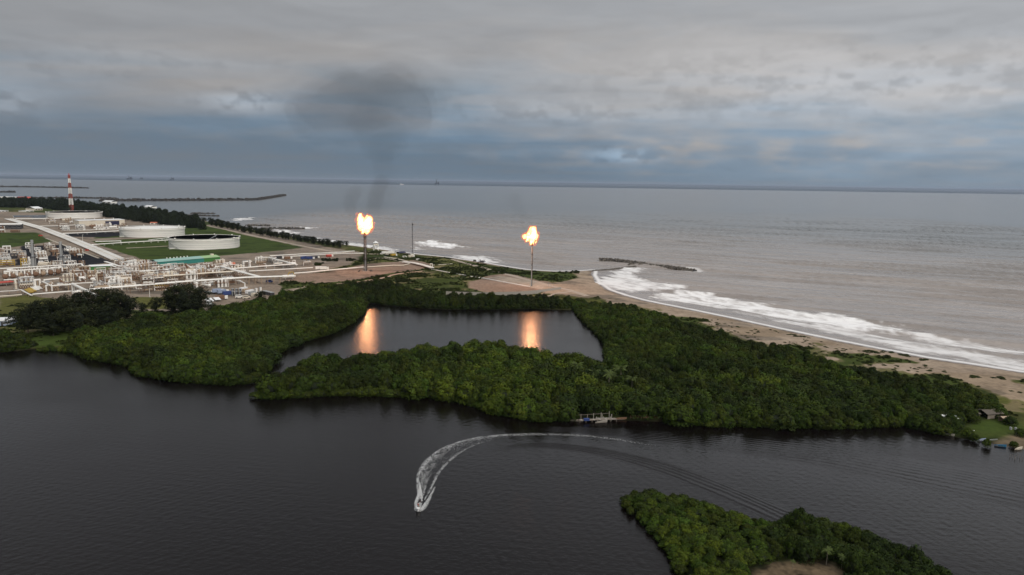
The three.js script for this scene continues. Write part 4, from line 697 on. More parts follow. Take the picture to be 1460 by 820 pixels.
function skid(kind, look, p, turn, where, scale = 1) {
  const key = kind + '/' + look, label = `${skidLooks[look][2]} ${skidWords[kind]} ${where}`, group = skidCats[kind] + ' ' + where, pos = p.clone().setY(G);
  if (!protos[key]) { const t = thing(skidNames[kind], label, skidCats[kind], pos, turn, group); skids[kind](t, skidLooks[look][0], skidLooks[look][1]); t.scale.setScalar(scale); return protos[key] = t; }
  return dup(protos[key], pos, turn, label, group, scale);
}
const areas = [
  [[[122, 396], [150, 390], [190, 388], [196, 398], [190, 405], [128, 409]], 10.5, 'left behind the main pipe rack'],
  [[[166, 378], [190, 373], [224, 380.5], [232, 385], [200, 388], [168, 387]], 10.5, 'between the pump house and the teal shed'],
  [[[196, 397], [206, 389], [240, 386], [262, 391], [255, 400.5], [200, 405.5]], 10.5, 'mid plant behind the main pipe rack'],
  [[[240, 385.5], [316, 378.5], [340, 388], [350, 393], [262, 399.5], [262, 391]], 10.5, 'in front of the teal shed'],
  [[[208, 414], [250, 409], [300, 404], [345, 402], [350, 407], [295, 412], [215, 417]], 12, 'below the main pipe rack'],
  [[[345, 379], [385, 369], [418, 376.5], [372, 379]], 16, 'right of the orange canopy'],
  [[[362, 381.5], [440, 377.8], [440, 380.5], [366, 385]], 17, 'between the two pipe racks at right'],
  [[[95, 392], [120, 384], [124, 396], [120, 404], [95, 402]], 11.5, 'between the exchanger bank and the process tower'],
  [[[0, 362], [28, 360], [36, 378], [0, 381]], 18, 'at the left edge behind the exchanger bank'],
  [[[-10, 331.5], [40, 329.5], [40, 332.5], [-10, 334]], 22, 'beyond the lawn at the left edge'],
  [[[90, 327], [140, 323.6], [180, 323], [180, 327], [120, 330], [90, 331]], 26, 'on the gravel in front of the warehouse'],
  [[[36, 354], [86, 352.5], [122, 365], [104, 373], [36, 374]], 19, 'on black ground by the stacks'],
  [[[18, 404.5], [46, 402], [58, 408], [30, 411.5]], 10, 'between the red canopy and the pipe arches'],
  [[[0, 390], [90, 385.5], [94, 391], [0, 396]], 11, 'among the exchanger drums'],
  [[[58, 409], [100, 406.6], [106, 412.5], [60, 415]], 11, 'left of the slanting white pipe'],
  [[[0, 411], [26, 409.5], [30, 413], [0, 415]], 11, 'below the red canopy'],
  [[[118, 410], [196, 408], [200, 413], [130, 417]], 11, 'in front of the left half of the main rack'],
  [[[36, 377], [120, 379], [118, 382], [36, 382]], 12, 'between the grey stacks and the exchanger bank'],
  [[[58, 316], [110, 313], [112, 318], [60, 321]], 30, 'beside the water basin'],
];
areas.forEach(([px, s, where], ai) => {
  const poly = P2(px, G), xs = poly.map((p) => p[0]), zs = poly.map((p) => p[1]), c = Math.cos(rackAxis), sn = Math.sin(rackAxis), R = 260, mx = (Math.min(...xs) + Math.max(...xs)) / 2, mz = (Math.min(...zs) + Math.max(...zs)) / 2;
  for (let u = -R; u < R; u += s) for (let v = -R; v < R; v += s * .95) {
    const x = mx + u * c + v * sn + rr(-1.5, 1.5), z = mz - u * sn + v * c + rr(-1.5, 1.5); if (!inside(poly, x, z)) continue;
    const q = rnd(), kind = q < .34 ? 0 : q < .5 ? 1 : q < .76 ? 2 : q < .9 ? 3 : 4, look = Math.floor(rnd() * 5);
    skid(kind, look, V(x, G, z), rackAxis + (rnd() < .25 ? Math.PI / 2 : 0), where, rr(.82, 1.12) * (s > 20 ? 1.25 : 1));
  }
});
// the exchanger bank: brown drums with white elbows
for (let i = 0; i < 8; i++) {
  const p = gp(8 + i * 10.8, 400.2 - i * 1.05), t = thing('heat_exchanger', `brown heat exchanger drum with white elbow, ${['first', 'second', 'third', 'fourth', 'fifth', 'sixth', 'seventh', 'eighth'][i]} from the left in the bank`, 'heat exchanger', p, rackAxis);
  obj('drum', [at(new THREE.CapsuleGeometry(2.4, 7, 6, 16), 0, 3.6, -4, Math.PI / 2)], i % 3 === 2 ? TAN : RUST, t); obj('saddle', [box(3, 1.6, .8, 0, 0, -1.5), box(3, 1.6, .8, 0, 0, -6.5)], CONC, t);
  obj('elbow_pipe', polyBars([V(.8, 5.8, -2), V(.8, 8.2, -2), V(3.4, 8.2, -.5), V(3.4, 4, .5)], .62, 8), WHITE, t); obj('flange', cyl(1.1, .4, .8, 6, -2, 12), CREAM, t);
}
// uprights
function stack(label, x, y, top, wPx, m1, m2) {
  const p = gp(x, y), k = mPx(x, y), H = (y - top) * k, r = wPx / 2 * k, t = thing('vent_stack', label, 'stack', p); obj('base_column', cyl(r, H * .4, 0, 0, 0, 18), m1, t); obj('cone', cyl(r, H * .05, 0, H * .4, 0, 18, r * .6), m1, t); obj('flue', cyl(r * .58, H * .55, 0, H * .45, 0, 16), m2, t);
  obj('platform', [at(new THREE.TorusGeometry(r * 1.35, r * .3, 5, 18).rotateX(Math.PI / 2).scale(1, .4, 1), 0, H * .41, 0), at(new THREE.TorusGeometry(r * 1.6, .08, 4, 18).rotateX(Math.PI / 2), 0, H * .41 + 1.1, 0)], DARK, t); obj('ladder', box(.5, H * .9, .2, r * .9, 0, r * .6), DARK, t);
}
stack('left of two grey stacks behind the exchanger bank', 48.5, 382, 342, 6.4, GREY, GREY);
stack('right of two grey stacks, nearer the diagonal pipe track', 88.5, 380, 344.5, 6.4, GREY, GREY);
for (const [x, y, top, w, l] of [[347, 381, 372.3, 3.4, 'left of two white upright vessels right of the orange canopy'], [356, 381.2, 371, 3.6, 'right of two white upright vessels, banded, right of the orange canopy'], [269, 385.5, 379, 3.8, 'cream upright vessel in front of the teal shed'], [318.5, 378.5, 370.5, 3.2, 'pale grey upright vessel at the end of the teal shed'], [365.5, 421.5, 411, 4, 'white upright silo at the right of the equipment yard'], [371.5, 420, 409.5, 3.6, 'pale upright silo, taller, at the right end of the equipment yard']]) {
  const p = gp(x, y), k = mPx(x, y), H = (y - top) * k, r = w / 2 * k, t = thing('upright_vessel', l, 'vessel', p); obj('body', [cyl(r, H * .88, 0, H * .06, 0, 18), at(new THREE.SphereGeometry(r, 16, 8, 0, 6.3, 0, 1.57).scale(1, .5, 1), 0, H * .94, 0)], WHITE, t); obj('band', at(new THREE.TorusGeometry(r * 1.02, .16, 5, 18).rotateX(Math.PI / 2), 0, H * .5, 0), DARK, t); obj('skirt', cyl(r * .8, H * .07, 0, 0, 0, 16), RUST, t); obj('ladder', box(.5, H, .25, 0, 0, r + .2), GREY, t); obj('top_platform', box(r * 1.5, .3, r * 1.5, 0, H * .97, 0), GREY, t);
}
{ // tan process tower
  const p = gp(144.5, 409), k = mPx(144.5, 409), H = 20 * k, t = thing('process_tower', 'tan and brown process tower standing behind the main pipe rack', 'process tower', p, rackAxis), w = 6.6 * k;
  obj('steel_frame', frame(w, w * .8, 5, H, .3), RUST, t); for (let i = 0; i < 4; i++) obj('tower_panel', box(w * .8, H * .2, w * .6, 0, H * (.04 + .235 * i), 0), i % 2 ? TAN : CREAM, t); for (let i = 1; i <= 4; i++) obj('deck', box(w * 1.15, .2, w, 0, H * .235 * i, 0), RUST, t);
  obj('riser_pipe', polyBars([V(-w * .75, 0, w * .4), V(-w * .75, H * 1.02, w * .4), V(0, H * 1.02, w * .4)], .5, 8), CREAM, t); obj('ladder', box(.6, H, .2, w * .55, 0, w * .45), GREY, t);
}
for (const [x, y, w, h, l, m] of [[10, 361, 9, 10, 'white open steel frame at the left edge in front of the lawn', WHITE], [9, 369, 8, 7, 'grey cooler house under the white frame at the left edge', GREY], [20.5, 369, 8, 7, 'dark cooler house right of the grey one at the left edge', DARK]]) {
  const p = gp(x, y), k = mPx(x, y), t = thing('equipment_house', l, 'equipment house', p, rackAxis); obj('steel_frame', frame(w * k, w * k * .7, 2, h * k, .45), m, t); obj('panel', box(w * k * .8, h * k * .45, w * k * .55, 0, h * k * .1, 0), DARK, t); obj('deck', box(w * k * 1.05, .4, w * k * .75, 0, h * k, 0), m, t);
}
for (const [x, y, w, h, l] of [[10, 379.5, 18, 8, 'yellow steel platform at the left edge behind the exchanger bank'], [34, 380, 7, 11, 'tall yellow steel stair tower left of the grey stacks'], [232, 411, 14, 4, 'yellow machines in front of the main pipe rack left of the big trees'], [219, 410, 8, 3.2, 'smaller yellow machine frame beside the yellow machines']]) {
  const p = gp(x, y), k = mPx(x, y), t = thing('yellow_structure', l, 'steel structure', p, rackAxis); obj('steel_frame', frame(w * k, 5, 3, h * k, .28), YELLOW, t); obj('deck', [box(w * k, .15, 5, 0, h * k * .33, 0), box(w * k, .15, 5, 0, h * k * .66, 0)], YELLOW, t); obj('engine', box(w * k * .5, h * k * .28, 3, 0, .2, 0), TAN, t);
}
for (let i = 0; i < 4; i++) { const l = lineOf([38 + i * 4.2, 413.2 - i * 1.6], [45 + i * 4.2, 418.6 - i * 1.8]), t = thing('pipe_stack', ['first rack of stored yellow pipes from the left by the red canopy', 'second rack of stored yellow pipes by the red canopy', 'left rack of stored white pipes right of the yellow pipes', 'right rack of stored white pipes beside the pipe arch'][i], 'pipe stack', l.mid, l.turn); for (let k = 0; k < 5; k++) obj('stored_pipe', capsuleX(.35, l.len * .9, 0, .75, -1.6 + k * .8), i < 2 ? YELLOW : WHITE, t); obj('bearer', [box(.4, .4, 4.4, -l.len * .3), box(.4, .4, 4.4, l.len * .3)], RUST, t); }
{ // the white knock-out drum by the flares
  const l = lineOf([402.5, 398.5], [421, 397.5]), t = thing('knock_out_drum', 'white horizontal drum with yellow bridge at the right end of the main rack', 'drum', l.mid, l.turn), r = 2.1 * mPx(410, 398); obj('vessel', capsuleX(r, l.len - r * 1.4, 0, r + 1.4, 0), WHITE, t); obj('saddle', [box(1, 2, 3, -l.len * .28), box(1, 2, 3, l.len * .28)], CONC, t);
  obj('bridge', [...polyBars([V(-l.len * .1, r * 2 + 1, 0), V(l.len * .05, r * 2 + 4, 0), V(l.len * .35, r * 2 + 4, 0), V(l.len * .42, r * 2 + 1, 0)], .3, 6), ...polyBars([V(-l.len * .1, r * 2 + 1, 1.6), V(l.len * .05, r * 2 + 4, 1.6), V(l.len * .35, r * 2 + 4, 1.6), V(l.len * .42, r * 2 + 1, 1.6)], .2, 6)], YELLOW, t); obj('nozzle', cyl(.6, 2.2, l.len * .3, r * 2 + 1, 0, 10), GREY, t);
}
// thin white lamp posts
for (const [x, y, top, l] of [[287.5, 409.5, 397.5, 'white lamp post in front of the main pipe rack right of the big trees'], [316, 397.5, 391.5, 'white lamp post behind the right half of the main pipe rack'], [213.5, 424, 412, 'thin lamp post on the clearing left of the big trees'], [118, 345, 335, 'lamp post beside the diagonal pipe track'], [236, 423, 413, 'lamp post close to the left side of the big trees']]) {
  const p = gp(x, y), k = mPx(x, y), H = (y - top) * k, t = thing('lamp_post', l, 'lamp post', p); obj('post', cyl(.22, H, 0, 0, 0, 8, .14), WHITE, t); obj('lamp_head', [box(2, .25, .5, .8, H, 0)], WHITE, t); obj('footing', box(.9, .4, .9), CONC, t);
}

// ------------------------------------------------------------------ the flares
function flare(label, x, y, top, wide) {
  const p = gp(x, y), k = mPx(x, y), H = (y - top) * k, t = thing('flare_stack', label, 'flare stack', p, .4), w = wide ? 1.15 : .55;
  obj('riser', cyl(wide ? .62 : .42, H * .96, 0, 0, 0, 16), GREY, t);
  const legs = wide ? 4 : 3, ang = (q) => q * 6.2832 / legs + .5;
  for (let q = 0; q < legs; q++) obj('leg', bar(V(Math.cos(ang(q)) * w * (wide ? 1.5 : 1.1), 0, Math.sin(ang(q)) * w * (wide ? 1.5 : 1.1)), V(Math.cos(ang(q)) * w, H * .95, Math.sin(ang(q)) * w), wide ? .28 : .14, 6), wide ? SOOT : GREY, t);
  const n = 13, g = [], gl = []; for (let i = 0; i < n; i++) for (let q = 0; q < legs; q++) { const y0 = H * .94 * i / n, y1 = H * .94 * (i + 1) / n, a = V(Math.cos(ang(q)) * w * 1.15, y0, Math.sin(ang(q)) * w * 1.15), b = V(Math.cos(ang(q + 1)) * w * 1.15, y1, Math.sin(ang(q + 1)) * w * 1.15), c = V(Math.cos(ang(q + 1)) * w * 1.15, y0, Math.sin(ang(q + 1)) * w * 1.15); (i < 4 ? gl : g).push(bar(a, b, .09, 4), bar(a, c, .09, 4)); }
  obj('bracing', g, SOOT, t); obj('lower_bracing', gl, GREY, t);
  for (const [f, s] of wide ? [[.33, 1], [.62, 1], [.9, 1.25]] : [[.5, .8], [.74, .8], [.93, 1]]) obj('platform', [at(new THREE.CylinderGeometry(w * 1.9 * s, w * 1.9 * s, .25, 12), 0, H * f, 0), at(new THREE.TorusGeometry(w * 1.9 * s, .07, 4, 16).rotateX(Math.PI / 2), 0, H * f + 1.1, 0)], SOOT, t);
  obj('tip', [cyl(wide ? .8 : .6, H * .06, 0, H * .94, 0, 16, wide ? .95 : .75)], SOOT, t); obj('wind_shield', at(new THREE.CylinderGeometry(wide ? 1.3 : 1, wide ? 1.1 : .8, 1.6, 14, 1, true), 0, H - .8, 0), Object.assign(SOOT, { side: THREE.DoubleSide }), t); obj('ladder', box(.5, H * .9, .15, w * .9, 0, w * .9), SOOT, t); obj('footing', box(w * 5, .6, w * 5), CONC, t);
  return p.clone().setY(G + H);
}
const tip1 = flare('left flare stack, thick dark tower on the red earth pad', 521, 387, 331.5, true), tip2 = flare('right flare stack, slender single tower behind the pond', 757.5, 409.5, 345.5, false);
for (const [x, y, l, s] of [[512, 388, 'dark sheet frame left of the foot of the left flare', 1], [529, 387.5, 'dark sheet frame right of the foot of the left flare', -1]]) { const t = thing('flare_shield', l, 'shield', gp(x, y), s * .5), k = mPx(x, y); obj('sheet', at(new THREE.BoxGeometry(3.4 * k, .2, 4.5 * k), 0, 1.7 * k, 0, 0, 0, s * .6), SOOT, t); for (const z of [-1.8, 1.8]) obj('prop', bar(V(-s * 1.2 * k, 0, z * k), V(s * .4 * k, 2.4 * k, z * k), .2, 6), SOOT, t); }
// flames: burning gas as glowing bodies, a white hot heart in ragged orange tongues
const flameHot = new THREE.MeshStandardMaterial({ name: 'flame_heart', color: 0x000000, emissive: new THREE.Color(1, .38, .165), emissiveIntensity: 11 });
const flameMid = new THREE.MeshStandardMaterial({ name: 'flame_body', color: 0x000000, emissive: new THREE.Color(1, .40, .12), emissiveIntensity: 6, transparent: true, opacity: .5 });
const flameRim = new THREE.MeshStandardMaterial({ name: 'flame_edge', color: 0x000000, emissive: new THREE.Color(1, .22, .08), emissiveIntensity: 1.1, transparent: true, opacity: .16 });
function blobGeo(balls, grow, rough, sd0, fq = .42) {               // one closed surface round overlapping balls [x, y, z, r]
  const lo = V(1e9, 1e9, 1e9), hi = V(-1e9, -1e9, -1e9); for (const [x, y, z, r] of balls) { lo.min(V(x - r - grow - 2, y - r - grow - 2, z - r - grow - 2)); hi.max(V(x + r + grow + 2, y + r + grow + 2, z + r + grow + 2)); }
  const c = lo.clone().add(hi).multiplyScalar(.5), half = Math.max(hi.x - lo.x, hi.y - lo.y, hi.z - lo.z) / 2, N = 48, mc = new MarchingCubes(N, new THREE.MeshBasicMaterial(), false, false, 60000); mc.isolation = 0;
  for (let k = 0; k < N; k++) for (let j = 0; j < N; j++) for (let i = 0; i < N; i++) {
    const x = c.x + (i / N * 2 - 1) * half, y = c.y + (j / N * 2 - 1) * half, z = c.z + (k / N * 2 - 1) * half; let d = 1e9;
    for (const [bx, by, bz, r] of balls) { const e = Math.hypot(x - bx, y - by, z - bz) - r, h = clamp(.5 + .5 * (d - e) / 1.2, 0, 1); d = lerp(d, e, h) - 1.2 * h * (1 - h); }
    mc.field[i + j * N + k * N * N] = -(d - grow + (fbm((x + sd0) * fq + z * fq * .7, y * fq * .62 + z * fq * .88, 3) - .5) * rough);
  }
  mc.update(); const g = new THREE.BufferGeometry(), n = mc.count; g.setAttribute('position', new THREE.Float32BufferAttribute(Array.from(mc.positionArray.subarray(0, n * 3)), 3)); g.setAttribute('normal', new THREE.Float32BufferAttribute(Array.from(mc.normalArray.subarray(0, n * 3)), 3)); g.scale(half, half, half); g.translate(c.x, c.y, c.z); return g;
}
function flame(label, tip, balls, s0) {
  const t = thing('gas_flame', label, 'flame', [tip.x, tip.y, tip.z]);
  obj('flame_heart', blobGeo(balls, -.1, 5.5, s0), flameHot, t); obj('flame_body', blobGeo(balls, .6, 7.5, s0 + .3), flameMid, t); obj('flame_edge', blobGeo(balls, 1.9, 9, s0 + .8), flameRim, t);
  const L = new THREE.PointLight(new THREE.Color(1, .42, .19), 2600); L.position.set(tip.x - tip.x * .012, tip.y + 7, tip.z - tip.z * .012); L.castShadow = true; L.shadow.radius = 60; scene.add(L);
}
const k1 = mPx(521, 387), k2 = mPx(757.5, 409.5);
flame('heart shaped white and orange gas flame on the left flare', tip1, [[0, 2, 0, 1.6], [-1.5, 5, .5, 3.2], [1.5, 5.5, -.5, 3.4], [-4, 9.5, 0, 4.0], [3.8, 9, .4, 4.0], [0, 8, .6, 3.8], [-5.6, 13, .2, 2.5], [5.8, 12.4, -.3, 2.7], [-5.8, 16.5, 0, 1.6], [6.3, 15.6, 0, 1.4], [-6.1, 19, 0, .9], [-6.5, 21.6, 0, .55], [1.2, 14.6, 0, .7], [4.9, 17.6, 0, .6], [-3.6, 16.2, .2, .6], [3.4, 13.2, 0, 1.9], [-2.6, 12.8, .4, 1.8]].map((b) => b.map((q) => q * k1 / .78 * .86)), 1.7);
flame('smaller slanting gas flame on the right flare', tip2, [[0, 1.4, 0, 1.2], [-.6, 4, 0, 2.2], [.6, 6.6, .3, 3.0], [-2.6, 6.4, 0, 2.8], [-5.4, 6.6, .2, 2.0], [-7.6, 6.3, 0, 1.2], [1.6, 9.4, -.2, 2.5], [-3.2, 9.2, .2, 2.2], [0, 11.6, 0, 2.0], [-.4, 14, .1, 1.1], [.6, 16.4, 0, .6], [-8.8, 8.2, 0, .5], [2.8, 12.4, 0, .7], [-5.2, 9.6, 0, 1.0]].map((b) => b.map((q) => q * k2 / .72 * .82)), 5.2);

// ------------------------------------------------------------------ smoke: many thin veils of soot, each a closed lumpy body
const skyPoint = (px, py, D) => { _v.set((px - 730) / FPX, (410 - py) / FPX, -1).applyQuaternion(camera.quaternion); return camera.position.clone().addScaledVector(_v, D / Math.hypot(_v.x, _v.z)); };
const D1 = Math.hypot(tip1.x, tip1.z), D2 = Math.hypot(tip2.x, tip2.z);
const soot = (n, c, d) => new THREE.MeshPhysicalMaterial({ name: n, color: 0xffffff, roughness: 0, ior: 1, specularIntensity: 0, transmission: 1, thickness: 10, attenuationColor: new THREE.Color().setRGB(...c), attenuationDistance: d });
function smoke(name, label, D, path, m, s0, rough = 2.4) {  // a body of sooty air: [px, py, radius in px] traced at distance D, one closed lumpy surface, thin at its rim
  const s = D / FPX, o = skyPoint(path[0][0], path[0][1], D), U = 12, balls = []; for (let i = 0; i < path.length; i++) { const [x, y, r] = path[i], p = skyPoint(x, y, D).sub(o); balls.push([p.x / U, p.y / U, (p.z + rr(-.5, .5) * r * s) / U, r * s / U]); }
  const k = path.length > 3 ? 1 : 1, q = obj(name, blobGeo(balls, 0, rough * k, s0).scale(U, U, U), m); q.position.copy(o); return tag(q, label, 'smoke', null, 'stuff');
}
const sootGrey = soot('soot_haze', [.60, .585, .58], 165), sootBrown = soot('soot_plume', [.55, .53, .51], 70);
const bank = [[424, 152, 17], [450, 174, 19], [505, 178, 20], [590, 170, 19], [622, 138, 16], [572, 122, 20], [538, 120, 19], [490, 124, 20], [436, 158, 22], [462, 146, 30], [486, 156, 30], [512, 140, 36], [530, 158, 32], [556, 140, 36], [582, 148, 32], [604, 138, 26], [618, 146, 16], [470, 172, 16], [555, 168, 24]];
smoke('smoke_cloud', 'dark grey bank of flare smoke drifting in the sky above the left flare', D1 + 60, bank, sootGrey, 3.1, 2.9);
smoke('smoke_cloud', 'inner darker billow of the flare smoke bank above the left flare', D1 + 62, bank.map(([x, y, r]) => [525 + (x - 525) * .86, 148 + (y - 148) * .8, r * .8]), sootGrey, 17.3, 2.2);
smoke('smoke_plume', 'thin brown grey smoke column rising from the left flare', D1, [[530, 300, 5], [533, 288, 7], [537, 275, 10], [540, 258, 13], [543, 240, 18], [546, 222, 23], [546, 202, 28], [540, 184, 30]], soot('soot_column', [.6, .585, .57], 190), 7.7, 2.2);
smoke('smoke_plume', 'small dark smoke wisp left above the left flame', D1, [[504, 304, 2.6], [501, 297, 4], [499, 289, 5], [503, 281, 5.5], [509, 273, 5]], soot('soot_wisp', [.55, .52, .5], 100), 13.1, 1.0);
smoke('smoke_plume', 'small dark smoke wisp right above the left flame', D1, [[529, 303, 2.8], [532, 296, 4.2], [535, 288, 6], [536, 278, 6.5], [540, 268, 6.5], [543, 256, 6]], soot('soot_wisp2', [.55, .52, .5], 100), 23.9, 1.0);
smoke('smoke_plume', 'faint grey smoke above the right flame', D2, [[750, 317, 3], [746, 310, 4.5], [741, 302, 5.5], [737, 293, 6], [734, 283, 6]], soot('soot_wisp3', [.55, .54, .53], 130), 31.3, 1.0);

// ------------------------------------------------------------------ around the flares
{ const p = gp(588, 363), k = mPx(588, 363), H = 45 * k, t = thing('guyed_mast', 'thin dark guyed mast between the two flares near the shore', 'mast', p, .2); const g = []; for (let q = 0; q < 3; q++) { const a = q * 2.094; obj('leg', bar(V(Math.cos(a) * .55, 0, Math.sin(a) * .55), V(Math.cos(a) * .5, H, Math.sin(a) * .5), .16, 5), DARK, t); for (let i = 0; i < 18; i++) g.push(bar(V(Math.cos(a) * .55, H * i / 18, Math.sin(a) * .55), V(Math.cos(a + 2.094) * .55, H * (i + 1) / 18, Math.sin(a + 2.094) * .55), .08, 4)); } obj('bracing', g, DARK, t); for (let q = 0; q < 3; q++) obj('guy_wire', bar(V(0, H * .8, 0), V(Math.cos(q * 2.094) * H * .45, 0, Math.sin(q * 2.094) * H * .45), .04, 4), GREY, t); obj('aerial', [cyl(.08, 4, 0, H, 0, 6), box(1.6, 1.6, .4, .6, H * .93, 0)], DARK, t); }
{ const p = gp(536, 357.5), k = mPx(536, 357.5), H = 14.5 * k, w = 3.4 * k, t = thing('watch_tower', 'white watch tower on four legs near the shore right of the left flare', 'watch tower', p, .3); for (const x of [-1, 1]) for (const z of [-1, 1]) obj('leg', bar(V(x * w, 0, z * w * .8), V(x * w * .85, H * .75, z * w * .7), .35, 6), WHITE, t); obj('bracing', [-1, 1].flatMap((z) => [bar(V(-w, H * .05, z * w * .8), V(w * .9, H * .4, z * w * .75), .2, 5), bar(V(w, H * .05, z * w * .8), V(-w * .9, H * .4, z * w * .75), .2, 5), bar(V(-w, H * .4, z * w * .8), V(w, H * .4, z * w * .8), .25, 5)]), WHITE, t); obj('floor', box(w * 2.1, .5, w * 1.8, 0, H * .56, 0), WHITE, t); obj('cabin', [box(w * 1.8, H * .1, w * 1.5, 0, H * .59, 0)], CREAM, t); obj('roof', at(new THREE.ConeGeometry(w * 1.5, H * .2, 4).rotateY(.785), 0, H * .88, 0), WHITEC, t); }
function wall(name, label, cat, px, h, w, m, base = 0) { const pts = px.map(([x, y]) => gp(x, y)), b = pts[0].clone(), t = thing(name, label, cat, b); for (let i = 0; i < pts.length - 1; i++) { const a = pts[i].clone().sub(b), c = pts[i + 1].clone().sub(b), L = a.distanceTo(c), n = Math.max(1, Math.round(L / 6)); for (let k = 0; k < n; k++) { const A = a.clone().lerp(c, k / n), B = a.clone().lerp(c, (k + .985) / n); A.y = B.y = h / 2; obj('panel', beam(A, B, w, h), m, t); } } return t; }
wall('concrete_wall', 'long grey concrete wall in front of the right flare pad', 'wall', [[636, 420.6], [660, 421.4], [700, 422], [740, 420.8], [765, 418.8], [800, 414.2]], 3.2, .35, CONC);
for (const [x, y, l] of [[782, 411.5, 'left of three thin poles right of the right flare'], [785.5, 411, 'middle of three thin poles right of the right flare'], [789.5, 411.3, 'right of three thin poles right of the right flare']]) { const t = thing('thin_pole', l, 'pole', gp(x, y)); obj('shaft', cyl(.14, 5.4, 0, 0, 0, 6, .1), GREY, t); obj('foot', box(.7, .3, .7), CONC, t); }
for (let i = 0; i < 26; i++) { const t0 = i / 25, p = gp(lerp(660, 782, t0), lerp(375.5, 405.5, t0)), t = thing('fence_post', 'thin post in the row along the shore road', 'post', p, 0, 'posts along the shore road'); obj('shaft', cyl(.12, 2.2, 0, 0, 0, 6), GREY, t); }
function vehicle(label, x, y, turn, body, kind = 'van', s = 1, group) {
  const t = thing(kind === 'truck' ? 'parked_truck' : 'parked_van', label, kind === 'truck' ? 'truck' : 'van', gp(x, y), turn, group), L = kind === 'truck' ? 8.5 : 5.2;
  if (kind === 'truck') { obj('cab', [box(2.0, 2.2, 2.3, L / 2 - 1.1, .7, 0)], WHITE, t); obj('windscreen', box(.1, .8, 2, L / 2 - .06, 1.8, 0), GLASSY, t); obj('cargo_box', box(L - 2.4, 2.5, 2.5, -1.1, .9, 0), body, t); obj('chassis', box(L - .4, .3, 1.2, 0, .55, 0), DARK, t); }
  else { obj('body', [box(L, 1.1, 2, 0, .4, 0), box(L * .75, .8, 1.85, -L * .1, 1.5, 0)], body, t); obj('window', [box(L * .7, .5, 1.9, -L * .1, 1.62, 0)], GLASSY, t); }
  for (const a of [-1, 1]) for (const b of [-1, 1]) obj('wheel', at(new THREE.CylinderGeometry(.48, .48, .35, 12), a * L * .32, .48, b * .95, Math.PI / 2), TYRE, t); t.scale.setScalar(s); return t;
}
for (const [x, y, m, k, l] of [[545, 363.4, WHITE, 'van', 'white van leftmost of the vehicles gathered near the mast'], [549, 362.6, WHITE, 'truck', 'white truck second from the left near the mast'], [553, 364, CREAM, 'van', 'cream van in the middle of the vehicles near the mast'], [557.5, 362.2, WHITE, 'truck', 'white box truck in the back row near the mast'], [562, 362, WHITE, 'van', 'white van just left of the navy tarpaulin'], [551, 366, DARK, 'van', 'dark van in the front row of the vehicles near the mast'], [561.5, 366, YELLOW, 'truck', 'yellow truck in front of the vehicles near the mast'], [577, 367.8, WHITE, 'van', 'white van right of the yellow truck'], [588, 363.8, WHITE, 'van', 'white van at the foot of the guyed mast'], [586.5, 367.6, CREAM, 'truck', 'cream truck in front of the guyed mast'], [596, 371.8, WHITE, 'van', 'white van beside the bundle of pipes'],
  [399, 369.6, DARK, 'truck', 'dark truck leftmost in the row along the far pipe lines'], [411, 370.2, RUST, 'truck', 'brown truck second in the row along the far pipe lines'], [434, 370, BLUE, 'truck', 'blue truck with pale load in the row along the far pipe lines'], [443, 370.2, BLUE, 'truck', 'second blue truck in the row along the far pipe lines'], [450, 369, DARK, 'truck', 'dark truck rightmost in the row along the far pipe lines'], [470, 367, RED, 'truck', 'red truck on the grass left of the left flare'], [456, 385, WHITE, 'truck', 'white container truck on the red pad, left'], [462.5, 385.2, WHITE, 'truck', 'white container truck on the red pad, right'],
  [318, 419, LIGHTW, 'truck', 'pale blue box truck in the equipment yard'], [311, 418, LIGHTW, 'truck', 'second pale blue box truck left in the equipment yard'], [326, 421.5, BLUE, 'truck', 'dark blue truck in the equipment yard'], [384, 403, BLUE, 'van', 'small blue car on bare ground right of the yard'], [341, 425, WHITE, 'van', 'white van at the front of the equipment yard'], [351, 426, CREAM, 'van', 'cream van at the front right of the equipment yard'], [316, 427.5, RUST, 'truck', 'brown truck at the front of the equipment yard'], [58, 337, RED, 'van', 'red van on the gravel right of the far left lawn'], [125, 358, RED, 'van', 'red van beside the diagonal pipe track']]) vehicle(l, x, y, rackAxis + rr(-.3, .3), m, k, 1.15);
function tarp(label, x, y, w, d, h, m, name = 'tarpaulin_shelter', cat = 'shelter') { const k = mPx(x, y), t = thing(name, label, cat, gp(x, y), rackAxis), W = w * k; for (const a of [-1, 1]) for (const b of [-1, 1]) obj('pole', cyl(.12, h * k * .6, a * W * .45, 0, b * d * .45, 6), GREY, t); for (const s of [-1, 1]) obj('sheet', at(new THREE.BoxGeometry(W, .12, d * .58), 0, h * k * .8, s * d * .25, s * Math.atan2(h * k * .4, d * .5)), m, t); return t; }
tarp('navy tarpaulin shelter beside the gathered vehicles', 572, 362.6, 11, 8, 4, NAVY); tarp('large white tent at the left end of the equipment yard', 296, 431, 10, 16, 6, WHITEC, 'white_tent', 'tent'); tarp('second white tent right of the large one in the yard', 308, 428.5, 8, 12, 4.5, WHITEC, 'white_tent', 'tent'); tarp('low white tent in front of the large one, half hidden by trees', 298, 436, 7, 10, 4, WHITEC, 'white_tent', 'tent'); tarp('pale flat canopy at the back of the equipment yard', 300, 417.6, 16, 8, 2.5, WHITEC, 'flat_canopy', 'canopy'); tarp('white scrap shelter among the dark casuarinas', 74, 448, 6, 6, 4, WHITEC); tarp('small white shelter between the casuarinas and the slanting pipe', 112, 441, 5, 5, 4, WHITEC);
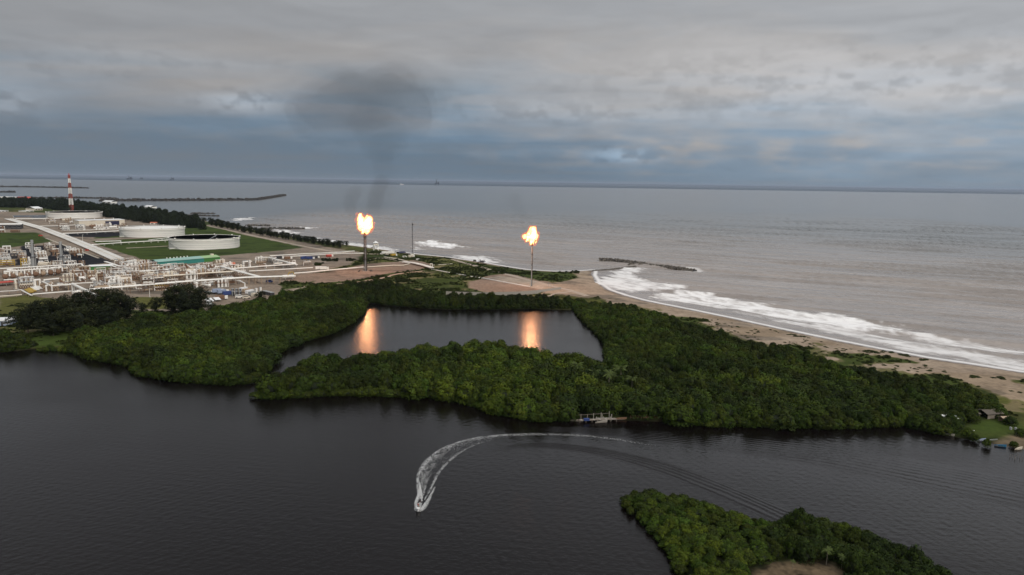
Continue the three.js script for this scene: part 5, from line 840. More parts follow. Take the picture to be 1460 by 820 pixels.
for (let i = 0; i < 6; i++) { const x = 332 + (i % 3) * 5.2, y = 421.5 - Math.floor(i / 3) * 3.4, k = mPx(x, y), t = thing('mud_tank', ['dark round tank front left in the equipment yard', 'dark round tank front middle in the equipment yard', 'dark round tank front right in the equipment yard', 'dark round tank back left in the equipment yard', 'dark round tank back middle in the equipment yard', 'dark round tank back right in the equipment yard'][i], 'tank', gp(x, y)); obj('shell', cyl(1.9 * k, 6 * k, 0, 0, 0, 18), DARK, t); obj('lid', cyl(1.95 * k, .4, 0, 6 * k, 0, 18), GREY, t); obj('ladder', box(.5, 6 * k, .3, 0, 0, 1.95 * k), GREY, t); }
for (let i = 0; i < 5; i++) { const x = 347 + i * 4.4, y = 414 + i * 1.9, t = thing('shipping_container', ['pink grey container top of the slanting row in the yard', 'second container of the slanting row in the yard', 'third container of the slanting row in the yard', 'fourth container of the slanting row in the yard', 'lowest container of the slanting row in the yard'][i], 'container', gp(x, y), rackAxis + .5), m = [WHITEC, TAN, WHITEC, GREY, CREAM][i]; obj('box', box(8, 2.7, 2.6), m, t); for (let q = 0; q < 9; q++) obj('rib', box(.15, 2.5, .08, -3.6 + q * .9, .1, 1.34), m, t); obj('door', box(.1, 2.4, 2.3, 4.02, .15, 0), GREY, t); }
for (let i = 0; i < 4; i++) { const x = 378 + i * 3.2, y = 419 + i * .8, t = thing('skip', ['dark skip leftmost of four right of the silos', 'second dark skip right of the silos', 'third dark skip right of the silos', 'rightmost dark skip by the bare red ground'][i], 'skip', gp(x, y), rackAxis); obj('tub', box(3.4, 2.6, 3), DARK, t); obj('rim', box(3.6, .25, 3.2, 0, 2.6, 0), GREY, t); }

// ------------------------------------------------------------------ roads and tracks on the ground
function ribbon(name, label, px, width, m, lift = .06) {
  const raw = px.map(([x, y]) => P(x, y, 1.6)), c = new THREE.CatmullRomCurve3(raw), n = Math.round(c.getLength() / 4), pos = [], uv = [], idx = [];
  for (let i = 0; i <= n; i++) { const p = c.getPointAt(i / n), d = c.getTangentAt(i / n), s = V(-d.z, 0, d.x).normalize(); for (let k = 0; k <= 4; k++) { const w = (k / 4 - .5) * width * (1 + .12 * (vn(i * .3, 5) - .5)), x = p.x + s.x * w, z = p.z + s.z * w; pos.push(x, groundY(x, z) + lift + .25 * (k > 0 && k < 4), z); uv.push(k / 4 * width / 8, i * 4 / 8); } if (i) for (let k = 0; k < 4; k++) { const a = (i - 1) * 5 + k, b = a + 1, q = a + 5, r = q + 1; idx.push(a, b, q, b, r, q); } }
  const g = new THREE.BufferGeometry(); g.setAttribute('position', new THREE.Float32BufferAttribute(pos, 3)); g.setAttribute('uv', new THREE.Float32BufferAttribute(uv, 2)); g.setIndex(idx); g.computeVertexNormals(); m.side = THREE.DoubleSide; return struct(name, g, m, label);
}
const DIRT = tex('dirt_road', [.40, .33, .26], [.28, .21, .16], .7, .95), EARTH = tex('earth_track', [.40, .28, .21], [.30, .19, .14], .7, .95);
ribbon('shore_road', 'pale straight road along the shore to the beach', [[596, 360], [620, 363], [660, 374.5], [700, 386], [740, 396.5], [780, 407.5], [815, 416], [838, 423]], 6.5, DIRT);
ribbon('earth_track', 'pale earth track curving in front of the left flare', [[432, 408], [460, 405.6], [500, 402.6], [540, 396.5], [575, 389.5], [604, 386.6]], 4.5, EARTH);
ribbon('earth_track', 'earth track along the foot of the grey concrete wall', [[560, 424], [620, 424.6], [680, 424.8], [740, 424], [790, 420], [812, 417]], 3.5, DIRT);
ribbon('earth_track', 'track on the grass from the vehicles to the pipe bundle', [[524, 371], [540, 368.6], [556, 370], [575, 374], [590, 377.6]], 3, DIRT);
ribbon('plant_road', 'pale road along the shore behind the tank lawns', [[296, 322.4], [350, 334], [400, 345], [460, 356.6], [500, 361.6], [540, 363]], 7, DIRT);
{ const poly = P2([[18, 307.2], [76, 306.6], [77, 310.6], [20, 311.6]], 1.6); struct('water_basin', flat(poly, 1.75, null, 24), lagoonMat, 'still water basin in front of the farthest storage tank'); const e = thing('basin_wall', 'low pale rim round the still water basin', 'wall', [poly[0][0], 1.1, poly[0][1]]); for (let i = 0; i < 4; i++) { const a = poly[i], b = poly[(i + 1) % 4]; obj('rim', beam(V(a[0] - poly[0][0], .5, a[1] - poly[0][1]), V(b[0] - poly[0][0], .5, b[1] - poly[0][1]), 1.2, 1.1), CONC, e); } }

// ------------------------------------------------------------------ breakwaters of tipped rock
const rockGeos = [0, 1, 2, 3].map(() => { const g = mergeVertices(new THREE.IcosahedronGeometry(1, 1).deleteAttribute('uv').deleteAttribute('normal')), p = g.attributes.position; for (let i = 0; i < p.count; i++) p.setXYZ(i, p.getX(i) * rr(.7, 1.15), p.getY(i) * rr(.6, .95), p.getZ(i) * rr(.7, 1.15)); const f = g.toNonIndexed(); f.computeVertexNormals(); return f; });
const ROCKC = [.115, .10, .082];
function breakwater(label, px, width, height, rock, tone = 1) {
  const pts = px.map(([x, y]) => P(x, y, 0)), b = pts[0].clone(), t = thing('breakwater', label, 'breakwater', b), mats4 = [], cols = []; let total = 0; for (let i = 0; i < pts.length - 1; i++) total += pts[i].distanceTo(pts[i + 1]);
  const core = []; for (let i = 0; i < pts.length - 1; i++) { const A = pts[i].clone().sub(b), B = pts[i + 1].clone().sub(b), d = B.clone().sub(A), L = d.length(), s = V(-d.z, 0, d.x).normalize(); const n = Math.round(L * width / (rock * rock) * 1.25); for (let k = 0; k < n; k++) { const u = rnd(), v = rr(-1, 1), r = rock * rr(.5, 1.05), p = A.clone().lerp(B, u).addScaledVector(s, v * width / 2); p.y = height * (1 - Math.abs(v) ** 1.6) * rr(.7, 1.05) - rock * .35; mats4.push(M4.compose(p, Q4.setFromEuler(E4.set(rnd() * 3, rnd() * 3, rnd() * 3)), V(r, r * .8, r)).clone()); const q = rr(.55, 1.5) * tone; cols.push([ROCKC[0] * q, ROCKC[1] * q, ROCKC[2] * q]); } A.y = B.y = height * .25; core.push(beam(A, B, width * .7, height * .6)); }
  obj('core', core, DARK, t);
  rockGeos.forEach((g, f) => { const sel = mats4.map((m, i) => i).filter((i) => i % 4 === f), im = new THREE.InstancedMesh(g, mat('rubble', 1, 1, 1, .95), sel.length), c = new THREE.Color(); sel.forEach((i, k) => { im.setMatrixAt(k, mats4[i]); im.setColorAt(k, c.setRGB(...cols[i])); }); im.name = 'rubble'; im.userData = { kind: 'stuff' }; t.add(im); }); return t;
}
breakwater('rocky breakwater off the beach, left arm', [[855, 371.2], [875, 371.6], [898, 374.6], [921, 378.2]], 9, 3.2, 1.5);
breakwater('rocky breakwater off the beach, long right arm', [[896, 377.6], [920, 378.6], [950, 381], [991, 386.8]], 8, 2.8, 1.5);
breakwater('low rock causeway joining the breakwater to the beach', [[845, 386.4], [870, 384.4], [890, 382], [906, 379.6]], 3.5, .9, .9);
breakwater('long far jetty bending up at its right end', [[142, 287], [240, 286.4], [365, 285.6], [385, 282.6], [406, 279]], 22, 10, 6, .35);
breakwater('farthest thin jetty on the left near the horizon', [[-60, 266.3], [40, 267], [126, 268.6]], 26, 9, 9, .35);
breakwater('short far jetty at the left edge', [[-60, 274.2], [21, 274.4]], 26, 9, 9, .35);
breakwater('far jetty just above the town wood', [[28, 282.6], [100, 282.6], [166, 283.4]], 18, 6, 6, .4);
breakwater('dark rock groyne off the right end of the shore wood', [[272, 304.6], [306, 304.8]], 10, 3, 3, .5); breakwater('lower rock groyne near the end of the shore wood', [[262, 307.4], [312, 308.4]], 8, 3, 3, .5); breakwater('long dark groyne reaching out past the shore row', [[372, 326.4], [400, 326.2], [434, 326.6]], 8, 3, 2.4, .5); breakwater('brown rock spit on the shore beyond the row of casuarinas', [[350, 321.4], [385, 322]], 8, 2.6, 2.4, .8);

// ------------------------------------------------------------------ rigs and ships on the horizon
const HAZY = mat('hazy_rig', .055, .065, .085, .8);  // distance haze put into the dark blue colour of the rigs
function rig(label, px, D, s, form) { const p = skyPoint(px, 300, D).setY(0), t = thing(form === 'ship' ? 'supply_ship' : 'offshore_rig', label, form === 'ship' ? 'ship' : 'oil rig', p, 0); if (form === 'ship') { obj('hull', [box(130 * s, 20 * s, 24 * s)], WHITE, t); obj('bridge', box(26 * s, 34 * s, 20 * s, -45 * s, 20 * s, 0), WHITE, t); obj('crane', bar(V(20 * s, 20 * s, 0), V(40 * s, 50 * s, 0), 3 * s, 6), WHITE, t); return; }
  for (const x of [-38, 38]) for (const z of [-30, 30]) obj('leg', cyl(6 * s, 36 * s, x * s, 0, z * s, 8), HAZY, t); obj('deck', box(110 * s, 18 * s, 84 * s, 0, 34 * s, 0), HAZY, t); obj('derrick', bar(V(-14 * s, 52 * s, 0), V(-14 * s, (form === 'tall' ? 165 : 120) * s, 0), 11 * s, 4, 4 * s), HAZY, t); obj('crane', bar(V(30 * s, 52 * s, 0), V(58 * s, 96 * s, 0), 3 * s, 5), HAZY, t); obj('quarters', box(34 * s, 26 * s, 40 * s, 34 * s, 52 * s, 0), HAZY, t); }
rig('offshore oil rig with two towers on the horizon above the long jetty', 187.5, 21000, 1.0, 'low'); rig('smaller offshore rig right of the first on the left horizon', 204, 26000, .8, 'low'); rig('offshore rig third from the left on the horizon', 247.5, 22000, .9, 'low'); rig('offshore rig with tall derrick on the horizon between the flares', 623, 17000, .95, 'tall'); rig('small white supply ship on the horizon left of the tall rig', 573.5, 17000, .6, 'ship');

// ------------------------------------------------------------------ jetty, huts and moored boats
const WOOD = tex('weathered_wood', [.26, .22, .18], [.14, .11, .09], .7, .95), PALEW = tex('pale_wood', [.34, .31, .27], [.22, .19, .16], .6, .95), THATCH = tex('thatch', [.12, .10, .08], [.07, .055, .045], .7, 1);
{ const l = (() => { const A = P(826, 599, .9), B = P(878, 597, .9); return { mid: A.clone().add(B).multiplyScalar(.5), len: A.distanceTo(B), turn: Math.atan2(-(B.z - A.z), B.x - A.x) }; })(), t = thing('jetty', 'wooden landing stage with white posts below the bright domed tree', 'jetty', l.mid.clone().setY(0), l.turn), n = 24;
  for (let i = 0; i < n; i++) obj('plank', box(l.len / n * .93, .09, 2.0 + rr(-.1, .1), -l.len / 2 + l.len / n * (i + .5), .85 + rr(-.02, .02), 0), i % 4 === 1 ? PALEW : WOOD, t); for (let i = 0; i <= 6; i++) for (const z of [-.9, .9]) obj('pile', cyl(.12, 1.9, -l.len / 2 + l.len * i / 6, -1, z, 8), WOOD, t);
  for (const [x, h] of [[-1.5, 2.6], [1.8, 2.8], [5.4, 3.2], [-4.2, 2.2], [-7, 2.4]]) obj('white_post', cyl(.14, h, x, .6, -1.2, 8), x > -2 ? PALEW : WOOD, t); obj('rail', bar(V(-8, 2.7, -1.2), V(5.4, 3.0, -1.2), .06, 6), WOOD, t); obj('blue_cover', at(new THREE.BoxGeometry(2.4, .9, 1.2), -5, 1.2, .5), BLUE, t); }
{ const t = thing('jetty', 'small square platform in front of the landing stage', 'jetty', P(861, 599.5, 0).setY(0), .1); for (let i = 0; i < 8; i++) obj('plank', box(.75, .08, 2.2, -3 + i * .85, .8, 0), PALEW, t); for (const x of [-3, 0, 3]) for (const z of [-.9, .9]) obj('pile', cyl(.14, 2.4, x, -1, z, 8), PALEW, t); obj('white_post', [cyl(.16, 2.2, 3.1, .8, .8, 8), cyl(.16, 1.6, -.6, .8, -.9, 8)], PALEW, t); }
function smallBoat(label, x, y, turn, m, L = 5.4) { const t = thing('moored_boat', label, 'boat', P(x, y, 0).setY(.05), turn); hull(t, L, m); return t; }
function hull(t, L, m, inner = WOOD) {
  const pos = [], idx = [], n = 14, k = 7; for (let i = 0; i <= n; i++) { const u = i / n, x = (u - .5) * L, w = L * .135 * Math.pow(Math.sin(Math.PI * Math.min(1, .5 + (1 - u) * .62)), .6) * (u > .97 ? .1 : 1) * (1 - Math.pow(u, 4) * .85), h = .62 + .34 * u * u; for (let q = 0; q <= k; q++) { const v = q / k * 2 - 1, e = Math.abs(v); pos.push(x + u * e * .25, lerp(-.12, h, e ** 2.2), Math.sign(v) * w * Math.pow(e, .55)); } }
  for (let i = 0; i < n; i++) for (let q = 0; q < k; q++) { const a = i * (k + 1) + q, b = a + 1, c = a + k + 1, d = c + 1; idx.push(a, c, b, b, c, d); } const o = pos.length / 3; for (let q = 0; q <= k; q++) pos.push(pos[q * 3], pos[q * 3 + 1], pos[q * 3 + 2]); for (let q = 1; q < k; q++) idx.push(o, o + q, o + q + 1);
  const g = new THREE.BufferGeometry(); g.setAttribute('position', new THREE.Float32BufferAttribute(pos, 3)); g.setAttribute('uv', new THREE.Float32BufferAttribute(new Float32Array(pos.length / 3 * 2), 2)); g.setIndex(idx); g.computeVertexNormals(); const mm = m.clone(); mm.side = THREE.DoubleSide; obj('hull', g, mm, t);
  obj('floor', box(L * .8, .05, L * .17, -L * .05, .16, 0), inner, t); for (const x of [-.28, -.02, .22]) obj('thwart', box(.3, .05, L * .22, x * L, .48, 0), inner, t); obj('gunwale', [-1, 1].flatMap((s) => { const p = []; for (let i = 0; i <= 10; i++) { const u = i / 10, w = L * .135 * Math.pow(Math.sin(Math.PI * Math.min(1, .5 + (1 - u) * .62)), .6) * (1 - Math.pow(u, 4) * .85); p.push(V((u - .5) * L + u * .25, .63 + .34 * u * u, s * w)); } return polyBars(p, .05, 5); }), m, t);
}
smallBoat('pale open boat moored at the small square platform', 857, 603, .3, PALEW); smallBoat('dark open boat at the left end of the landing stage', 822, 601, -.2, WOOD); smallBoat('brown canoe on the bank right of the landing stage', 884, 598.5, .1, RUST);
for (const [x, y, l, m, w] of [[912, 598, 'brown fence panel on the bank right of the landing stage', RUST, 8], [926, 598.4, 'second brown fence panel near the bare grey tree', RUST, 7]]) { const t = thing('wooden_fence', l, 'fence', P(x, y, 0).setY(.4), .05); for (let i = 0; i < 8; i++) obj('paling', box(.12, 1.5 + rr(-.2, .3), .08, -w / 2 + i * w / 7, 0, 0), i === 5 ? PALEW : m, t); obj('rail', [box(w, .1, .1, 0, .5, .08), box(w, .1, .1, 0, 1.1, .08)], m, t); }
{ const t = thing('bare_tree', 'bare grey tree on the bank right of the brown fences', 'tree', P(933, 596, 0).setY(.5)); const g = [bar(V(0, -.2, 0), V(.2, 3, 0), .22, 7, .15)]; for (let i = 0; i < 26; i++) { const a = rnd() * 6.28, y = rr(1.6, 3), d = V(Math.cos(a) * rr(1, 2.2), rr(1.4, 3.4), Math.sin(a) * rr(1, 2.2)); g.push(bar(V(.15, y, 0), V(.15, y, 0).add(d), .07, 5, .03)); } obj('trunk', g.slice(0, 1), PALEW, t); obj('branches', g.slice(1), PALEW, t); }
function hut(label, x, y, w, d, h, roof, wallM, turn = 0, name = 'fishing_hut') { const t = thing(name, label, 'hut', P(x, y, 1).setY(.9), turn); for (const a of [-1, 1]) for (const b of [-1, 1]) obj('post', cyl(.12, h, a * w * .45, 0, b * d * .45, 7), WOOD, t); if (wallM) { obj('wall', box(w * .9, h * .8, .12, 0, 0, -d * .45), wallM, t); obj('wall', box(.12, h * .8, d * .9, w * .45, 0, 0), wallM, t); obj('wall', box(w * .5, h * .8, .12, -w * .2, 0, d * .45), wallM, t); } for (const s of [-1, 1]) obj('roof', at(new THREE.BoxGeometry(w * 1.15, .12, d * .62), 0, h + .35, s * d * .28, s * .32), roof, t); return t; }
hut('white roofed open shelter at the edge of the wood on the right', 1353, 601.5, 6.2, 4, 2.4, WHITEC, null, -.15, 'open_shelter'); hut('grey thatched hut beside the wood at the right edge', 1410, 594, 7.5, 6, 2.5, THATCH, WOOD, .2); hut('cream block hut without roof paint on the grass at right', 1387, 597, 4.2, 3, 2.6, THATCH, CREAM, .1);
hut('small pink hut right of the thatched hut', 1432, 601, 3.6, 3, 1.8, TAN, TAN, .1);
for (const [x, y, l, m] of [[1384, 618, 'white open boat drawn up on the green bank at right', WHITEC], [1399, 629, 'pale blue open boat on the waterline at right', LIGHTW], [1414, 629.5, 'grey open boat on the waterline at right', GREY], [1426, 637, 'blue covered boat on the waterline at right', mat('bright_blue', .02, .15, .28, .6)], [1452, 641.5, 'cream open boat at the right edge waterline', CREAM], [1352, 621, 'pale open boat under the trees on the right bank', PALEW], [1284, 601, 'pale open boat half hidden under trees left of the shelter', PALEW]]) smallBoat(l, x, y, rr(-.9, .9), m, 4.0);
for (const [x, y, l] of [[1441, 612.5, 'grey drum on the grass at the right edge'], [1448, 613, 'second grey drum right of the first at the right edge']]) { const t = thing('water_drum', l, 'drum', P(x, y, 1).setY(1)); obj('body', cyl(.5, 1.0, 0, 0, 0, 14), GREY, t); obj('lid', cyl(.3, .12, 0, 1.0, 0, 12), GREY, t); }
for (let i = 0; i < 9; i++) { const t = thing('mooring_stake', 'thin stake standing in the water at the right edge', 'stake', P(1440 + i * 2.4 + (i % 3), 652 + (i % 4) * 1.2, 0).setY(0), 0, 'stakes in the water at the right edge'); obj('shaft', cyl(.05, 1.9, 0, -.6, 0, 6), WOOD, t); }
for (const [x, y, r, h, l] of [[1345, 611, 3.4, 5, 'round green tree on the bank below the white roofed shelter'], [1362, 613, 3.0, 4.6, 'dark round tree right below the white roofed shelter'], [1380, 621, 2.4, 3.6, 'small round tree on the bank left of the beached boats'], [1390, 626, 2.0, 3.2, 'small tree leaning over the water by the beached boats'], [1407, 634, 1.8, 3.2, 'lone small tree standing at the water on the right'], [1325, 612, 3.2, 4.6, 'low spreading tree on the waterline left of the shelter'], [1440, 606, 2.8, 4.4, 'dark round tree on the grass near the right edge'], [1456, 622, 2.8, 3.4, 'dark bushy tree at the right edge above the waterline'], [1420, 588, 4.2, 5, 'wide dark tree behind the thatched hut'], [1400, 583, 4.4, 5.2, 'wide dark tree left behind the thatched hut'], [1446, 634, 1.7, 2.2, 'small green bush on the right waterline']]) {
  const p = P(x, y, 1), t = thing('bank_tree', l, 'tree', [p.x, Math.max(.2, groundY(p.x, p.z)), p.z], rnd() * 6); for (const [n, g, m] of [['crown', crownGeos[Math.floor(rnd() * 6)], MANG[Math.floor(rnd() * 4)]], ['inner_crown', coreGeo, darkLeaf], ['trunk', trunkGeo, barkMat]]) obj(n, g, m, t).scale.set(r, h / 1.45, r);
}
{ const p = P(687, 374, .5), t = thing('driftwood_tree', 'dark dead tree lying in the surf by the shore road', 'dead tree', [p.x, .4, p.z]); const g = []; for (let i = 0; i < 30; i++) { const a = rr(-.4, 3.5); g.push(bar(V(rr(-3, 3), 0, rr(-1, 1)), V(Math.cos(a) * rr(2, 6), rr(1, 5), rr(-3, 3)), .22, 5, .06)); } obj('branches', g, DARK, t); obj('trunk', bar(V(-5, .3, 0), V(5, 1.4, .5), .5, 8, .3), DARK, t); }

// ------------------------------------------------------------------ the motor boat, its people and its wake
const boatAt = P(597.5, 724, 0), stern = P(604, 700, 0), heading = Math.atan2(-(boatAt.z - stern.z), boatAt.x - stern.x);
{ const t = thing('motor_boat', 'white open motor boat speeding toward the camera across the dark lagoon', 'motor boat', [boatAt.x, .12, boatAt.z], heading); hull(t, 6.8, WHITEC, GREY); t.rotation.order = 'YXZ'; t.rotation.z = .05; const e = obj('outboard_motor', [box(.5, .75, .42, -3.55, .45, 0), box(.18, 1.1, .16, -3.6, -.5, 0)], DARK, t); obj('propeller', at(new THREE.CylinderGeometry(.16, .16, .08, 10), -3.7, -.45, 0, 0, 0, 1.57), GREY, e); obj('bow_deck', at(new THREE.BoxGeometry(1.2, .06, .9), 2.4, .8, 0, 0, 0, .1), WHITEC, t); }
function personGeo(bones, N = 44) {
  const lo = V(1e9, 1e9, 1e9), hi = V(-1e9, -1e9, -1e9); for (const [a, b, r, s] of bones) for (const p of [a, b]) { lo.min(V(p[0] - .25, p[1] - .25, p[2] - .25)); hi.max(V(p[0] + .25, p[1] + .25, p[2] + .25)); }
  const c = lo.clone().add(hi).multiplyScalar(.5), half = Math.max(hi.x - lo.x, hi.y - lo.y, hi.z - lo.z) / 2, mc = new MarchingCubes(N, new THREE.MeshBasicMaterial(), false, false, 60000); mc.isolation = 0;
  for (let k = 0; k < N; k++) for (let j = 0; j < N; j++) for (let i = 0; i < N; i++) { const x = c.x + (i / N * 2 - 1) * half, y = c.y + (j / N * 2 - 1) * half, z = c.z + (k / N * 2 - 1) * half; let d = 9; for (const [a, b, r, s] of bones) { const dx = b[0] - a[0], dy = b[1] - a[1], dz = b[2] - a[2], t = clamp(((x - a[0]) * dx + (y - a[1]) * dy + (z - a[2]) * dz) / (dx * dx + dy * dy + dz * dz || 1), 0, 1), e = Math.hypot(x - a[0] - dx * t, y - a[1] - dy * t, z - a[2] - dz * t) - lerp(r, s, t), h = clamp(.5 + .5 * (d - e) / .05, 0, 1); d = lerp(d, e, h) - .05 * h * (1 - h); } mc.field[i + j * N + k * N * N] = -d; }
  mc.update(); const g = new THREE.BufferGeometry(), n = mc.count, P3 = new Float32Array(mc.positionArray.subarray(0, n * 3)), col = new Float32Array(n * 3); g.setAttribute('position', new THREE.BufferAttribute(P3, 3)); g.setAttribute('normal', new THREE.BufferAttribute(new Float32Array(mc.normalArray.subarray(0, n * 3)), 3)); g.scale(half, half, half); g.translate(c.x, c.y, c.z); return g;
}
const seated = [[[0, .0, 0], [.02, .22, 0], .155, .14], [[.02, .22, 0], [.0, .46, 0], .14, .15], [[0, .44, -.17], [0, .44, .17], .075, .075], [[0, .5, 0], [.02, .62, 0], .055, .05], [[.02, .70, 0], [.03, .76, 0], .09, .095], [[.10, .69, 0], [.125, .685, 0], .02, .018],
  ...[-1, 1].flatMap((s) => [[[0, 0, s * .1], [.42, .03, s * .14], .09, .07], [[.42, .03, s * .14], [.46, -.36, s * .14], .065, .045], [[.45, -.4, s * .14], [.6, -.41, s * .15], .045, .035], [[0, .44, s * .19], [.1, .2, s * .24], .055, .045], [[.1, .2, s * .24], [.32, .12, s * .16], .042, .034], [[.32, .12, s * .16], [.40, .10, s * .15], .036, .03], ...[0, 1, 2, 3].map((f) => [[.38, .115 - f * .018, s * .15], [.47, .10 - f * .02, s * (.14 + f * .004)], .012, .009]), [[.36, .12, s * .14], [.42, .15, s * .12], .013, .01]])];
{ const bodyG = personGeo(seated, 56), c = Math.cos(heading), s = Math.sin(heading);
  [[-2.4, 0, 'person in dark shirt seated at the stern steering the motor boat', [.03, .035, .05]], [-.2, .3, 'person in red shirt seated in the middle of the motor boat', [.32, .045, .03]], [1.3, -.2, 'person in pale shirt seated in the bow of the motor boat', [.5, .47, .4]]].forEach(([x, z, l, col], i) => {
    const t = thing('person', l, 'person', [boatAt.x + x * c + z * s, .68 + .05 * x, boatAt.z - x * s + z * c], heading); obj('body', bodyG, mat('skin', .22, .12, .075, .7), t); obj('shirt', personGeo(seated.slice(0, 3).map(([a, b, r, q]) => [a, b, r + .015, q + .015]), 30), mat('shirt' + i, ...col, .9), t); obj('trousers', personGeo([...[-1, 1].flatMap((q) => [[[0, 0, q * .1], [.42, .03, q * .14], .105, .085], [[.42, .03, q * .14], [.455, -.3, q * .14], .08, .062]])], 30), mat('trousers' + i, .05, .06, .09, .9), t); obj('hair', at(new THREE.SphereGeometry(.105, 12, 8, 0, 6.3, 0, 1.5), .02, .765, 0, 0, 0, .25), mat('hair', .015, .012, .01, .8), t); for (const e of [-1, 1]) obj('eye', sphere(.014, .112, .735, e * .035, 6), mat('eye', .02, .015, .01, .4), t); });
}
// foam thrown up along the boat's track: alpha cut flecks on a gently raised sheet
function foamTex(seed0, dens) { return dataTex(512, 512, (i, j) => { const u = i / 512, v = j / 512, n = fbm(u * 60 + seed0, v * 40, 3) * .6 + fbm(u * 18 + seed0 * 2, v * 120, 3) * .4, e = 1; const a = smooth(dens, dens + .12, n); return [a, a, a, 1]; }); }
function wakeSheet(label, px, prof, alphaOf, y0 = .05) {   // px: [x, y, half width to left px-space world m, right m]
  const c = new THREE.CatmullRomCurve3(px.map(([x, y]) => P(x, y, 0))), n = Math.round(c.getLength() / .6), K = 36, pos = [], uv = [], idx = [], acc = [0], col = [];
  const wAt = (t, k) => { const f = t * (px.length - 1), i = Math.min(px.length - 2, Math.floor(f)); return lerp(px[i][k], px[i + 1][k], f - i); };
  for (let i = 0; i <= n; i++) { const t = i / n, p = c.getPoint(t), d = c.getTangent(t), s = V(-d.z, 0, d.x).normalize(); for (let k = 0; k <= K; k++) { const v = k / K, w = lerp(-wAt(t, 2), wAt(t, 3), v), x = p.x + s.x * w, z = p.z + s.z * w; pos.push(x, y0 + prof(t, v, x, z), z); uv.push(x / 3.2, z / 3.2); col.push(alphaOf(t, v, x, z)); } if (i) for (let k = 0; k < K; k++) { const a = (i - 1) * (K + 1) + k, b = a + 1, q = a + K + 1, r = q + 1; idx.push(a, b, q, b, r, q); } }
  return { pos, uv, idx, col, n, K };
}
function foamFlecks(label, w, size) {                      // one object: small tilted flakes of foam lying on the water where the sheet says there is foam
  const P3 = [], N3 = []; for (let i = 0; i < w.n; i++) for (let k = 0; k < w.K; k++) { const a = (i * (w.K + 1) + k), al = w.col[a]; if (al <= .02) continue; const A = V(w.pos[a * 3], w.pos[a * 3 + 1], w.pos[a * 3 + 2]), b = a + 1, q = a + w.K + 1, B = V(w.pos[b * 3], w.pos[b * 3 + 1], w.pos[b * 3 + 2]), C2 = V(w.pos[q * 3], w.pos[q * 3 + 1], w.pos[q * 3 + 2]), area = B.clone().sub(A).cross(C2.clone().sub(A)).length(); let m = area * al / (size * size * .8); m = Math.floor(m) + (rnd() < m % 1 ? 1 : 0); for (let e = 0; e < m; e++) { const p = A.clone().addScaledVector(B.clone().sub(A), rnd()).addScaledVector(C2.clone().sub(A), rnd()); const s = size * rr(.5, 1.4), t = rnd() * 6.28; const tri = [0, 1, 2].map((z) => V(p.x + Math.cos(t + z * 2.09) * s, p.y + rr(0, .07), p.z + Math.sin(t + z * 2.09) * s)); for (const z of [tri[0], tri[2], tri[1]]) { P3.push(z.x, z.y, z.z); N3.push(0, 1, 0); } } }
  const g = new THREE.BufferGeometry(); g.setAttribute('position', new THREE.Float32BufferAttribute(P3, 3)); g.setAttribute('normal', new THREE.Float32BufferAttribute(N3, 3)); const o = obj('wake_foam', g, mat('foam', .62, .62, .61, .8)); return tag(o, label, 'foam', null, 'stuff');
}
const trackPx = [[600.5, 713, 1.2, 1.2], [603, 700, 2.2, 2.6], [607, 685, 3.6, 3.6], [614, 670, 4.6, 4.2], [626, 656, 5.2, 4.6], [644, 643, 5.2, 4.4], [668, 632.5, 4.6, 3.6], [700, 625.5, 3.6, 2.4], [740, 621.6, 2.6, 1.5], [790, 620.4, 1.9, 1.0], [830, 622, 1.6, .9], [870, 626, 1.5, .9], [905, 631.5, 1.4, .9], [950, 639, 1.4, 1]];
const trackSheet = wakeSheet('', trackPx, (t, v) => .04 * Math.sin(v * 9), (t, v, x, z) => {
  const n = fbm(x * 2.6, z * 2.6, 3), st = fbm(v * 14 + t * 3, t * 40, 3), out = smooth(0, .10, v) * smooth(1, .93, v), fade = 1 - .45 * smooth(.08, .5, t) - .30 * smooth(.62, .85, t) - .25 * smooth(.85, 1, t);
  const edge = .85 * (gauss(v - lerp(.12, .5, smooth(.45, .75, t)), lerp(.07, .2, smooth(.45, .75, t))) + gauss(v - .93, .04) * smooth(.6, .25, t)) + .6 * gauss(v - .58 + t * .2, .045) * smooth(.3, .05, t);
  const left = smooth(.62, .30, v) * .30, dark = 1 - .75 * gauss(v - .70, .07) * smooth(.4, .1, t);
  return clamp(out * fade * (left + edge + .07) * dark * smooth(.30, .70, n * .6 + st * .4) * .8, 0, 1);
});
foamFlecks('white foam trail curving across the dark lagoon behind the motor boat', trackSheet, .085);
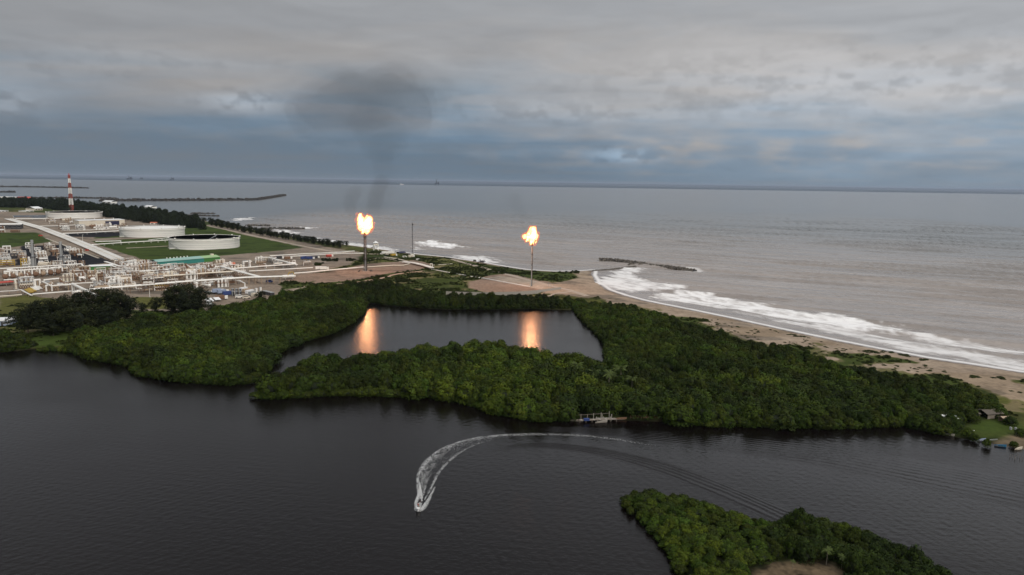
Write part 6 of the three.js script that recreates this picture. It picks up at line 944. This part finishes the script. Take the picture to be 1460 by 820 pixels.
{ // the bow wave and the two plumes at the stern
  const bw = wakeSheet('', [[594, 722.5, .6, .6], [594.6, 726.5, .9, .9], [598.6, 728.6, .9, .9], [603.4, 724.4, 1, 1], [608, 718, .8, .8], [613, 709, .5, .5], [620, 695, .35, .35]], (t, v) => .28 * gauss(v - .5, .22) * (1 - t * .6), (t, v) => clamp(gauss(v - .5, .28) * (1.15 - t * .75), 0, 1)); foamFlecks('white bow wave curling round the front of the motor boat', bw, .13);
  const lw = wakeSheet('', [[593.2, 723.5, .5, .5], [593.4, 716, .6, .6], [597, 706, .5, .5], [598.5, 696, .35, .35], [597.6, 688, .3, .3]], (t, v) => .22 * gauss(v - .5, .25), (t, v) => clamp(gauss(v - .5, .3) * (1 - t * .35), 0, 1)); foamFlecks('thin white foam line along the left side of the motor boat wake', lw, .12);
  const jw = wakeSheet('', [[601, 716, .4, .4], [600.4, 706, .45, .45], [599, 694, .3, .3]], (t, v) => .2 * gauss(v - .5, .25), (t, v) => clamp(gauss(v - .5, .3), 0, 1)); foamFlecks('white jet of propeller foam straight behind the motor boat', jw, .12);
}
// long low waves spreading from the wake: the water surface itself, raised into ridges
function ridges(label, px, wave, amp, fadeIn) {
  const w = wakeSheet('', px, (t, v) => { const e = smooth(0, .16, v) * smooth(1, .8, v) * smooth(0, fadeIn, t) * smooth(1, .97, t); return amp * e * (1 + Math.sin(v * Math.PI * 2 * wave + 4 * fbm(t * 5, v * 2, 2)) * (.6 + .8 * vn(t * 26, v * 3))); }, () => 1, .012);
  const g = new THREE.BufferGeometry(); g.setAttribute('position', new THREE.Float32BufferAttribute(w.pos, 3)); g.setAttribute('uv', new THREE.Float32BufferAttribute(w.pos.filter((_, i) => i % 3 !== 1).map((q) => q / 24), 2)); g.setIndex(w.idx); g.computeVertexNormals(); if (g.attributes.normal.getY(100) < 0) { g.index.array.reverse(); g.computeVertexNormals(); } return struct('wake_waves', g, lagoonMat, label);
}
ridges('long wake waves crossing the lagoon to the right edge', [[740, 607, 1, 4], [820, 611, 3, 6], [900, 617, 6, 8], [1000, 627, 10, 10], [1100, 641, 13, 10], [1200, 656, 15, 11], [1320, 679, 16, 12], [1460, 707, 17, 12], [1560, 729, 17, 12]], 9, .050, .12);
ridges('nearer wake waves running toward the lower right point', [[690, 641, 1, 2.5], [760, 634, 2, 3.5], [830, 639, 3, 4.5], [900, 653, 4, 5.5], [960, 671, 5, 6], [1020, 693, 5, 6.5], [1080, 718, 5, 6.5], [1140, 744, 5, 6.5]], 5, .055, .25);

renderer.render(scene, camera);
